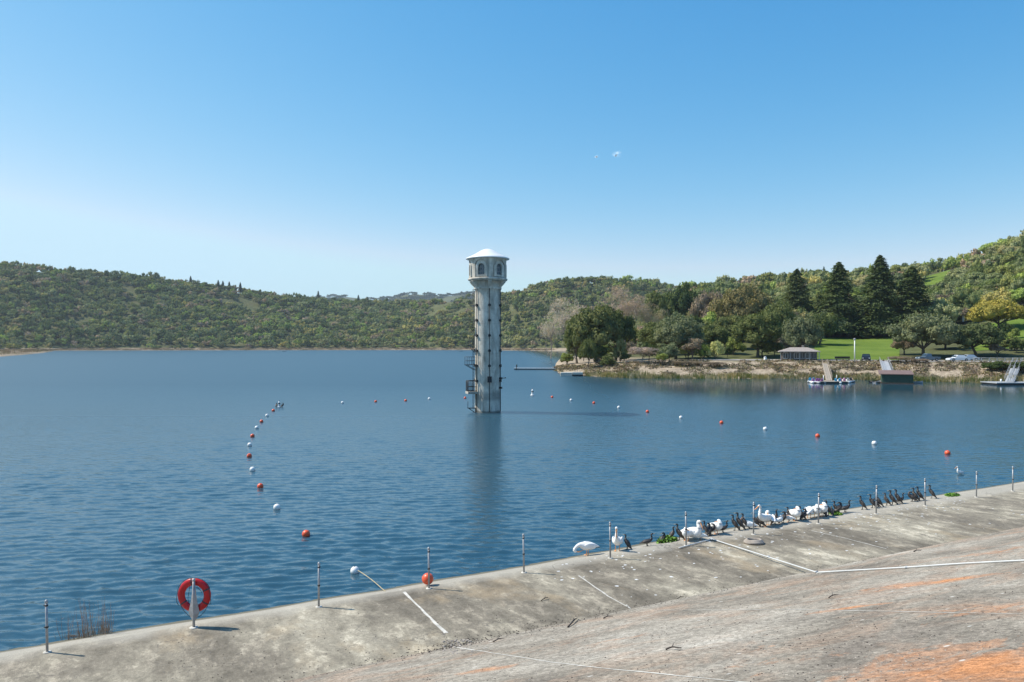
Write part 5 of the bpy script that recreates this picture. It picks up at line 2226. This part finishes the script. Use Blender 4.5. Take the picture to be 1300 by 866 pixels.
# rough rocks on the bank are part of the same cover
P_ = []
for _ in range(2600):
    p_ = rr.uniform(-120, 702)
    d0 = float(fDs(np.array([p_]))[0]) if False else float(fDs(p_))
    u = rr.uniform(-1, 24) if p_ > 66 else rr.uniform(0, max(30, float(hD0(p_)) - float(fDs(p_))))
    P_.append((p_, d0 + u))
fb = tuft_sheet('far_shore_brush', P_, lambda r, p: r.uniform(.8, 2.6), lambda r: 2.2,
                lambda r, p, D: np.array([(.22, .15, .11), (.14, .10, .06), (.26, .20, .13), (.12, .13, .05), (.20, .12, .10)][int(r.integers(5))]), 26, M['leaf_far'])
tag(fb, 'reddish brown brush along the far shoreline', 'brush', kind='stuff')

# ------------------------------------------------------------------ shore structures
# pavilion
pv = empty('pavilion', at_d(1014, 182, gz(1014, 182) - .05), R(-16))
pv.scale = (.84, .9, .98)
tag(pv, 'low pavilion with pale hipped roof and dark windows under the leaning oak', 'pavilion')
mb = MB()
mb.box((0, 0, 1.15), (9.4, 5.0, 2.3))
mb.build('wall', M['wood_dark'], pv)
mb = MB()
e0, e1 = 2.3, 3.3
mb.add([(-5.6, -3.4, e0), (5.6, -3.4, e0), (5.6, 3.4, e0), (-5.6, 3.4, e0), (-2.4, 0, e1), (2.4, 0, e1),
        (-5.6, -3.4, e0 - .16), (5.6, -3.4, e0 - .16), (5.6, 3.4, e0 - .16), (-5.6, 3.4, e0 - .16)],
       [(0, 1, 5, 4), (1, 2, 5), (2, 3, 4, 5), (3, 0, 4), (6, 7, 1, 0), (7, 8, 2, 1), (8, 9, 3, 2), (9, 6, 0, 3), (9, 8, 7, 6)])
mb.build('roof', M['roofpale'], pv)
for k in range(6):
    x_ = -3.9 + k * 1.55
    mb = MB()
    mb.box((x_, -2.53, 1.25), (1.35, .08, 1.5))
    fr = mb.build('window', M['dockgrey'] if k % 2 else M['white_paint'], pv)
    mb = MB()
    mb.box((x_ - .32, -2.59, 1.25), (.56, .05, 1.3))
    mb.box((x_ + .32, -2.59, 1.25), (.56, .05, 1.3))
    mb.build('pane', M['glass'], fr)
for k in range(5):
    mb = MB()
    mb.box((-5.2 + 2.6 * k, -3.1, 1.05), (.16, .16, 2.14))
    mb.build('post', M['dockgrey'], pv)
mb = MB()
mb.box((1.2, .4, 3.5), (.6, .6, .7))
mb.build('chimney', M['rock'], pv)

# boathouse on its float
D0, D1 = 133.0, 141.5
cx_ = (1139 - 650) / F * (D0 + 4)
bh = empty('boathouse', (cx_, (D0 + D1) / 2, 0), R(-25))
tag(bh, 'dark green floating boathouse with brown sloping roof', 'boathouse')
hw_, hd_ = 2.5, (D1 - D0) / 2
mb = MB()
mb.add([(-hw_, -hd_, .12), (hw_, -hd_, .12), (hw_, hd_, .12), (-hw_, hd_, .12), (-hw_, -hd_, 1.62), (hw_, -hd_, 1.62), (hw_, hd_, 2.0), (-hw_, hd_, 2.0)],
       [(0, 1, 5, 4), (1, 2, 6, 5), (2, 3, 7, 6), (3, 0, 4, 7)])
for k in range(12):
    mb.box((-hw_ + .25 + k * .47, -hd_ - .012, .87), (.03, .03, 1.46))
mb.build('wall', M['green_wall'], bh)
mb = MB()
mb.add([(-hw_ - .5, -hd_ - .3, 1.63), (hw_ + .12, -hd_ - .3, 1.63), (hw_ + .12, hd_ + .2, 2.06), (-hw_ - .5, hd_ + .2, 2.06),
        (-hw_ - .5, -hd_ - .3, 1.76), (hw_ + .12, -hd_ - .3, 1.76), (hw_ + .12, hd_ + .2, 2.18), (-hw_ - .5, hd_ + .2, 2.18)],
       [(3, 2, 1, 0), (4, 5, 6, 7), (0, 1, 5, 4), (1, 2, 6, 5), (2, 3, 7, 6), (3, 0, 4, 7)])
mb.build('roof', M['roofbrown'], bh)
mb = MB()
mb.box((0, 0, .06), (2 * hw_ + .3, 2 * hd_ + .3, .24))
mb.build('float', M['wood_dark'], bh)
mb = MB()
mb.box((hw_ + .02, -1.5, .85), (.05, 1.0, 1.4))
mb.build('door', M['wood_dark'], bh)


def small_boat(px, D, L, col, label, rz=0.0, name='rowing_boat', seat='wood'):
    r_b = empty(name, at_d(px, D, .0), rz)
    tag(r_b, label, 'boat')
    w = L * .19
    sec = [(-L / 2, .75, .30), (-L * .25, 1, .27), (0, 1, .26), (L * .25, .8, .30), (L / 2, .08, .42)]
    vs, n = [], 5
    for x_, k, zt_ in sec:
        vs += [(x_, -w * k, zt_), (x_, -w * k * .75, -.02), (x_, 0, -.08), (x_, w * k * .75, -.02), (x_, w * k, zt_),
               (x_, w * k - .04, zt_), (x_, w * k * .66, .06), (x_, 0, .03), (x_, -w * k * .66, .06), (x_, -w * k + .04, zt_)]
    m = 10
    fs = [(i * m + j, i * m + (j + 1) % m, (i + 1) * m + (j + 1) % m, (i + 1) * m + j) for i in range(4) for j in range(m)]
    fs += [tuple(range(m - 1, -1, -1)), tuple(4 * m + j for j in range(m))]
    q = MB()
    q.add(vs, fs)
    q.build('hull', M[col], r_b)
    for x_ in (-L * .22, L * .12):
        q = MB()
        q.box((x_, 0, .2), (.22, w * 1.6, .04))
        q.build('seat', M[seat], r_b)
    return r_b


small_boat(1163, 135.5, 2.6, 'dockgrey', 'grey rowing boat at the right end of the boathouse', R(4))
small_boat(1110, 138, 2.4, 'steel_dark', 'dark rowing boat beside the left of the boathouse', R(30))
small_boat(1113.5, 136, 2.4, 'dockgrey', 'pale grey rowing boat touching the left of the boathouse', R(40))
small_boat(361, 790, 4.0, 'steel_dark', 'tiny dark boat far across the lake on the left')
small_boat(507, 735, 3.6, 'white_paint', 'tiny white boat far across the lake left of the tower')
small_boat(585, 820, 4.2, 'steel_dark', 'tiny dark boat far across the lake just left of the tower')


def gangway(px0, D0_, z0, px1, D1_, z1, w, label, mat='wood', rail='dockgrey', name='gangway'):
    a, b_ = at_d(px0, D0_, z0), at_d(px1, D1_, z1)
    d = (b_ - a)
    dn = Vector((d.x, d.y, 0)).normalized()
    s = Vector((dn.y, -dn.x, 0))
    root = empty(name, a)
    tag(root, label, 'gangway')
    q = MB()
    o = Vector((0, 0, 0))
    e = b_ - a
    u = Vector((0, 0, .12))
    q.add([o - s * w / 2, o + s * w / 2, e + s * w / 2, e - s * w / 2, o - s * w / 2 - u, o + s * w / 2 - u, e + s * w / 2 - u, e - s * w / 2 - u],
          [(0, 1, 2, 3), (7, 6, 5, 4), (0, 4, 5, 1), (1, 5, 6, 2), (2, 6, 7, 3), (3, 7, 4, 0)])
    q.build('deck', M[mat], root)
    for sg in (-1, 1):
        q = MB()
        for h_ in (.5, .95):
            q.tube(o + s * w / 2 * sg + Vector((0, 0, h_)), e + s * w / 2 * sg + Vector((0, 0, h_)), .03, n=6)
        for k in range(7):
            p = o.lerp(e, k / 6) + s * w / 2 * sg
            q.tube(p, p + Vector((0, 0, .95)), .025, n=6)
        q.build('handrail', M[rail], root)
    return root


gangway(1052.5, 137.5, .45, 1047, 164, 2.9, 1.1, 'tan gangway leading up from the pedal boat dock', 'wood', 'wood')
gangway(1128, 143, 1.3, 1122, 169, 3.35, 1.7, 'pale gangway with white rails above the boathouse', 'dockgrey')
gangway(1279, 130, .5, 1289, 155, 3.4, .8, 'left one of two narrow gangways at the right edge', 'dockgrey')
gangway(1284, 129.5, .5, 1295, 155, 3.4, .8, 'right one of two narrow gangways at the right edge', 'dockgrey')

# pedal boat dock and boats
dk = empty('floating_dock', at_d(1053, 136.5, 0))
tag(dk, 'low grey floating dock crowded with pedal boats', 'dock')
mb = MB()
mb.box((0, 0, .30), (5.2, 4.2, .12))
mb.build('deck', M['wood'], dk)
mb = MB()
mb.box((0, 0, .10), (5.0, 4.0, .28))
mb.build('float', M['steel_dark'], dk)
mb = MB()
mb.tube((-1.9, -1.9, .3), (-1.9, -1.9, 1.5), .07, n=8)
mb.tube((2.0, 1.5, .3), (2.0, 1.5, 1.4), .06, n=8)
mb.build('pile', M['white_paint'], dk)


def pedal_boat(px, D, hull, seatc, rz, label):
    root = empty('pedal_boat', at_d(px, D, .0), rz)
    tag(root, label, 'pedal boat', 'pedal boats moored at the floating dock')
    for sg in (-1, 1):
        q = MB()
        q.loft([(-1.25, sg * .52, .15), (-1.0, sg * .52, .16), (0, sg * .52, .16), (1.0, sg * .5, .18), (1.4, sg * .42, .26)],
               [(.16, .12), (.24, .2), (.25, .21), (.2, .17), (.06, .05)], n=10, sub=2)
        q.build('pontoon', M[hull], root)
    q = MB()
    q.box((0, 0, .28), (1.9, .8, .12), taper=.9)
    q.build('deck', M[hull], root)
    for sg in (-1, 1):
        q = MB()
        q.box((-.25, sg * .32, .42), (.5, .46, .14), taper=.9)
        q.loft([(-.45, sg * .32, .45), (-.58, sg * .32, .7), (-.66, sg * .32, .92)], [(.22, .05), (.22, .06), (.16, .04)], n=8, sub=2)
        q.build('seat', M[seatc], root)
    q = MB()
    q.lathe([(.2, -.1), (.26, 0), (.2, .1)], 14, c=(.55, 0, .45))
    q.loft([(.5, -.3, .42), (.6, 0, .6), (.5, .3, .42)], [.07, .09, .07], n=8, sub=2)
    q.build('paddle_housing', M[hull], root)
    return root


for px_, D_, hc, sc_, rz_, lab in [(1034, 136, 'white_paint', 'purple', 80, 'white pedal boat with purple seats at the left end of the dock'),
                                   (1040, 135.6, 'dockgrey', 'purple', 95, 'grey hulled pedal boat with purple seats second from the left of the dock'),
                                   (1030.5, 138, 'dockgrey', 'blue', 70, 'grey blue pedal boat behind the leftmost one'),
                                   (1064, 135.6, 'white_paint', 'blue', 60, 'white pedal boat with blue seats right of the gangway'),
                                   (1070, 136.2, 'white_paint', 'pink', 60, 'white pedal boat with pink seats in the right cluster'),
                                   (1075, 137, 'white_paint', 'dockgrey', 55, 'all white pedal boat at the right side of the cluster'),
                                   (1079, 138.5, 'dockgrey', 'carblack', 50, 'grey pedal boat with black seats at the right end')]:
    pedal_boat(px_, D_, hc, sc_, R(rz_), lab)

# right dock
rd = empty('floating_dock', at_d(1296, 131, 0))
tag(rd, 'long grey blue floating dock at the right edge below two gangways', 'dock')
mb = MB()
mb.box((0, 0, .36), (11.5, 4.6, .14))
mb.build('deck', M['dockgrey'], rd)
mb = MB()
mb.box((0, 0, .13), (11.2, 4.3, .3))
mb.build('float', M['steel_dark'], rd)
for x_, y_ in ((-3.9, -.6), (-.5, -1.8)):
    mb = MB()
    mb.tube((x_, y_, .43), (x_, y_, 1.0), .16, .14, n=10)
    mb.build('bollard', M['white_paint'], rd)

# jetty with post
jt = empty('jetty', at_d(681, 207, 0), math.atan2(-6, 11.5) * .12)
tag(jt, 'long narrow white topped jetty reaching left from the point', 'jetty')
mb = MB()
mb.box((0, 0, .46), (12.6, 1.5, .22))
mb.build('deck', M['buoy_white'], jt)
mb = MB()
mb.box((0, 0, .22), (12.5, 1.1, .26))
mb.build('float', M['steel_dark'], jt)
mp = empty('mooring_post', at_d(655.5, 207, -.5))
tag(mp, 'dark post with small box at the outer end of the jetty', 'post')
mb = MB()
mb.tube((0, -.7, 0), (0, -.7, 1.9), .09, n=8)
mb.build('pole', M['steel_dark'], mp)
mb = MB()
mb.box((.12, -.7, 1.75), (.32, .3, .7), taper=.7)
mb.build('box', M['steel_dark'], mp)
# concrete landing
ld = empty('concrete_landing', at_d(728, 167, 0), R(-3))
tag(ld, 'pale grey concrete boat landing at the tip of the point', 'landing')
mb = MB()
mb.box((-1.6, .4, .35), (2.6, 3.2, .9))
mb.box((.9, .1, .62), (2.3, 3.2, .5))
mb.build('slab', M['seam'], ld)
mb = MB()
mb.box((.9, .1, .18), (2.4, 3.0, .34))
mb.build('float', M['steel_dark'], ld)
for k in range(3):
    mb = MB()
    mb.box((.3 + k * .55, -1.2, 1.15), (.06, .06, .6))
    mb.build('post', M['dockgrey'], ld)


def car(px, D, rz, L, Wd, Hh, paint, label, name='parked_car', suv=False, pickup=False):
    z = gz(px, D) + .08
    root = empty(name, at_d(px, D, z), rz)
    tag(root, label, 'car')
    h0, belt = .28, Hh * .56
    if suv:
        prf = [(-.5, h0), (-.5, belt), (-.47, Hh * .93), (-.42, Hh), (.10, Hh), (.24, belt + .06), (.46, belt - .08), (.5, belt - .25), (.5, h0)]
    elif pickup:
        prf = [(-.5, h0), (-.5, belt), (-.10, belt), (-.08, Hh * .97), (-.05, Hh), (.10, Hh), (.22, belt + .05), (.46, belt - .06), (.5, belt - .2), (.5, h0)]
    else:
        prf = [(-.5, h0), (-.5, belt - .05), (-.36, belt + .02), (-.22, Hh * .97), (-.15, Hh), (.08, Hh), (.22, belt + .03), (.45, belt - .1), (.5, belt - .25), (.5, h0)]
    q = MB()
    n = len(prf)
    vs = []
    for sg in (-1, 1):
        for x_, z_ in prf:
            k = 1 if z_ <= belt + .07 else .80
            vs.append((x_ * L, sg * Wd / 2 * k, z_))
    q.add(vs, [tuple(range(n)), tuple(range(2 * n - 1, n - 1, -1))] + [(i, i + n, (i + 1) % n + n, (i + 1) % n) for i in range(n)])
    q.build('body', M[paint], root)
    c0_, c1_ = ((-.44, .14) if suv else ((-.07, .13) if pickup else (-.26, .13)))
    q = MB()
    zc_ = (belt + Hh) / 2
    q.box(((c0_ + c1_) / 2 * L, 0, zc_), ((c1_ - c0_) * L, Wd * .90, (Hh - belt) * .55), taper=.90)
    q.box((.165 * L, 0, zc_), (.05 * L, Wd * .74, (Hh - belt) * .6), ry=R(-30))
    q.build('windows', M['glass'], root)
    for x_ in (-.31, .31):
        for sg in (-1, 1):
            q = MB()
            vs2 = []
            nn = 16
            for yy in (-.11, .11):
                for k in range(nn):
                    a = 2 * math.pi * k / nn
                    vs2.append((x_ * L + .33 * math.cos(a), sg * (Wd / 2 - .08) + yy, .33 + .33 * math.sin(a)))
            q.add(vs2, [(k, (k + 1) % nn, (k + 1) % nn + nn, k + nn) for k in range(nn)] + [tuple(range(nn - 1, -1, -1)), tuple(range(nn, 2 * nn))])
            wh = q.build('wheel', M['tyre'], root)
            q = MB()
            q.box((x_ * L, sg * (Wd / 2 + .035), .33), (.3, .02, .3))
            q.build('rim', M['steel'], wh)
    for sg in (-1, 1):
        q = MB()
        q.box((.495 * L, sg * Wd * .36, belt - .22), (.06, .28, .14))
        q.build('headlight', M['white_paint'], root)
        q = MB()
        q.box((-.497 * L, sg * Wd * .4, belt - .15), (.04, .16, .24))
        q.build('tail_light', M['red'], root)
    return root


car(1099.5, 173, R(245), 4.3, 1.85, 1.62, 'carblack', 'black parked car at the foot of the lawn beside the white lamp post', suv=True)
car(1178, 172, R(180), 4.9, 1.85, 1.7, 'carblue', 'grey blue pickup truck parked in the shade of the very broad oak', pickup=True, name='parked_truck')
car(1216, 168, R(178), 4.5, 1.8, 1.42, 'carwhite', 'white sedan parked between the two broad oaks at the right')
car(1229, 173, R(176), 4.4, 1.8, 1.4, 'carsilver', 'silver car partly hidden behind the white sedan')

lp = empty('lamp_post', at_d(1085, 170, gz(1085, 170)))
tag(lp, 'tall white lamp post at the foot of the lawn', 'lamp post')
mb = MB()
mb.tube((0, 0, 0), (0, 0, 5.2), .14, .10, n=10)
mb.build('pole', M['white_paint'], lp)
mb = MB()
mb.lathe([(.1, 5.15), (.24, 5.25), (.24, 5.5), (.1, 5.6), (.001, 5.62)], 12)
mb.build('lantern', M['dockgrey'], lp)
for k, (p_, D_, h_) in enumerate([(1035, 262, 4.5), (1062, 266, 4.0), (1092, 268, 4.0)]):
    q0 = empty('lamp_post', at_d(p_, D_, gz(p_, D_)))
    mb = MB()
    mb.tube((0, 0, 0), (0, 0, h_), .08, .06, n=8)
    mb.build('pole', M['wood_dark'], q0)
    mb = MB()
    mb.lathe([(.08, h_), (.2, h_ + .08), (.16, h_ + .3), (.001, h_ + .35)], 10)
    mb.build('lantern', M['steel_dark'], q0)
    tag(q0, ['dark thin lamp post left of the wide redwood', 'dark thin lamp post right at the wide redwood', 'dark thin lamp post in the shade left of the tallest redwood'][k], 'lamp post')
# low dark bench wall
mb = MB()
bx_ = empty('picnic_bench', at_d(1070, 176, gz(1070, 176)))
tag(bx_, 'long low dark bench at the foot of the lawn left of the lamp post', 'bench')
mb.box((0, 0, .45), (3.6, .5, .08))
mb.build('seat', M['wood_dark'], bx_)
mb = MB()
mb.box((0, .28, .8), (3.6, .08, .5))
mb.build('backrest', M['wood_dark'], bx_)
for x_ in (-1.5, 0, 1.5):
    mb = MB()
    mb.box((x_, 0, .2), (.12, .44, .42))
    mb.build('leg', M['wood_dark'], bx_)
# signs, bin
sg_ = empty('signboard', at_d(1223, 262, gz(1223, 262) - .1))
tag(sg_, 'tall white signboard on the hillside above the dark broad oak', 'sign')
mb = MB()
mb.box((0, 0, 2.6), (.8, .25, 3.4))
mb.build('panel', M['white_paint'], sg_)
mb = MB()
mb.box((-.25, 0, 5.1), (.9, .3, 1.0))
mb.build('cap_panel', M['seam'], sg_)
mb = MB()
mb.box((-.25, .05, 4.4), (.1, .1, .6))
mb.box((0, 0, .5), (.3, .2, 1.0))
mb.build('post', M['wood_dark'], sg_)
bn = empty('litter_bin', at_d(971.5, 178, gz(971.5, 178)))
tag(bn, 'pale litter bin beside the path left of the pavilion', 'bin')
mb = MB()
mb.lathe([(.3, 0), (.34, .1), (.34, .9), (.3, .95)], 14)
mb.build('body', M['white_paint'], bn)
mb = MB()
mb.lathe([(.36, .95), (.3, 1.1), (.1, 1.2), (.001, 1.21)], 14)
mb.build('lid', M['dockgrey'], bn)
# rail fence along the road at the right
rf = empty('rail_fence', at_d(1270, float(nDs(1270)) + 24.2, 0))
tag(rf, 'pale rail fence along the road edge above the two gangways', 'fence')
base = Vector(rf.location)
P_ = []
for k in range(12):
    p_ = 1236 + 10 * k
    D_ = float(nDs(p_)) + 24.2
    P_.append(at_d(p_, D_, gz(p_, D_)) - base)
for p in P_:
    mb = MB()
    mb.box(p + Vector((0, 0, .5)), (.14, .14, 1.1))
    mb.build('post', M['dockgrey'], rf)
mb = MB()
for h_ in (.5, .95):
    for a, b_ in zip(P_[:-1], P_[1:]):
        mb.tube(a + Vector((0, 0, h_)), b_ + Vector((0, 0, h_)), .06, n=5)
mb.build('rail', M['dockgrey'], rf)
pth = polar_sheet('path', np.arange(1270, 1380, 4.0), np.arange(203, 213, 2.0), lambda p, d: ground_z(p, d) + .14, M['asphalt'])
tag(pth, kind='structure')

# extra small landings on the tower
for yy, yt_ in ((441, 429), (416, 408)):
    mb = MB()
    zl = zt(yy)
    mb.box(lpt(r0 + .3, -.3, zl), (.55, .6, .05), aL)
    mb.tube(lpt(r0 + .5, -.3, zl), lpt(r0, -.3, zl - .6), .025, n=6)
    for s_ in (-.58, -.02):
        mb.tube(lpt(r0 + .55, s_, zl), lpt(r0 + .55, s_, zt(yt_)), .02, n=6)
    for q_ in np.linspace(zl + .3, zt(yt_), 3):
        mb.tube(lpt(r0 + .55, -.58, q_), lpt(r0 + .55, -.02, q_), .018, n=5)
        mb.tube(lpt(r0, -.58, q_), lpt(r0 + .55, -.58, q_), .018, n=5)
    mb.build('small_landing', M['steel_dark'], tower)

# ------------------------------------------------------------------ small wisp of cloud
def cloud_mat():
    m, nt, b, out = nmat('cloud')
    nt.nodes.remove(b)
    v = mapped(nt)
    f = noise(nt, v, .045, 5, .6)
    lw = N(nt, 'ShaderNodeLayerWeight')
    lw.inputs['Blend'].default_value = .7
    inv = N(nt, 'ShaderNodeMath', operation='SUBTRACT')
    inv.inputs[0].default_value = 1
    nt.links.new(lw.outputs['Facing'], inv.inputs[1])
    mu = N(nt, 'ShaderNodeMath', operation='MULTIPLY')
    nt.links.new(inv.outputs[0], mu.inputs[0])
    nt.links.new(ramp(nt, f, [(.36, g(0)), (.72, g(.16))]), mu.inputs[1])
    d = N(nt, 'ShaderNodeBsdfDiffuse')
    d.inputs['Color'].default_value = (1, 1, 1, 1)
    tl = N(nt, 'ShaderNodeBsdfTranslucent')
    tl.inputs['Color'].default_value = (1, 1, 1, 1)
    ad_ = N(nt, 'ShaderNodeAddShader')
    nt.links.new(d.outputs[0], ad_.inputs[0])
    nt.links.new(tl.outputs[0], ad_.inputs[1])
    t = N(nt, 'ShaderNodeBsdfTransparent')
    mx = N(nt, 'ShaderNodeMixShader')
    nt.links.new(mu.outputs[0], mx.inputs[0])
    nt.links.new(t.outputs[0], mx.inputs[1])
    nt.links.new(ad_.outputs[0], mx.inputs[2])
    nt.links.new(mx.outputs[0], out.inputs['Surface'])
    return m


cmat = cloud_mat()
for cx_, cy_, rad, lab in ((783, 196, 26, 'small white wisp of cloud high right of the tower'), (757, 199, 14, 'tiny fainter wisp of cloud left of the small one')):
    Dc = 4000
    q = MB()
    c = Vector(((cx_ - 650) / F * Dc, Dc, CAMZ + (HOR - cy_) * Dc / F))
    cr = random.Random(cx_)
    for k in range(9):
        o = Vector((cr.uniform(-1, 1) * rad * .7, cr.uniform(-1, 1) * rad * .5, cr.uniform(-.6, .6) * rad * .6))
        rk = rad * cr.uniform(.3, .75)
        q.lathe([(rk * math.sin(math.pi * i / 8) + .01, -rk * .6 * math.cos(math.pi * i / 8)) for i in range(9)], 12, c=o)
    o = q.build('cloud', cmat)
    o.location = c
    tag(o, lab, 'cloud')

# ------------------------------------------------------------------ haze
hb = MB()
hb.box((0, 1650, 138), (13000, 8700, 290))
m = bpy.data.materials.new('haze')
m.use_nodes = True
m.node_tree.nodes.clear()
out = m.node_tree.nodes.new('ShaderNodeOutputMaterial')
pvn = m.node_tree.nodes.new('ShaderNodeVolumePrincipled')
pvn.inputs['Color'].default_value = (.75, .87, 1.0, 1)
pvn.inputs['Density'].default_value = HAZE
pvn.inputs['Anisotropy'].default_value = .2
m.node_tree.links.new(pvn.outputs[0], out.inputs['Volume'])
hz = hb.build('haze', m)
tag(hz, 'thin bluish air haze over the lake and hills', 'haze', kind='stuff')


# bird droppings on the ledge
mb = MB()
dr = random.Random(4)
for _ in range(260):
    s_ = dr.uniform(9.5, 31)
    t_ = dr.uniform(-.55, 1.3) if dr.random() < .75 else dr.uniform(1.3, 3.5)
    e_ = -.2 - .6 * min(1, max(0, (s_ - 8) / 12))
    c = dam(s_, max(t_, e_ + .05), .004)
    r_ = dr.uniform(.015, .06)
    n_ = 7
    vs = [c + Vector((math.cos(6.283 * k / n_) * r_ * dr.uniform(.5, 1.3), math.sin(6.283 * k / n_) * r_ * dr.uniform(.4, 1.0), 0)) for k in range(n_)]
    mb.add(vs, [tuple(range(n_))])
tag(mb.build('droppings', M['buoy_white']), 'white bird droppings spattered on the ledge around the flock', 'droppings', kind='stuff')
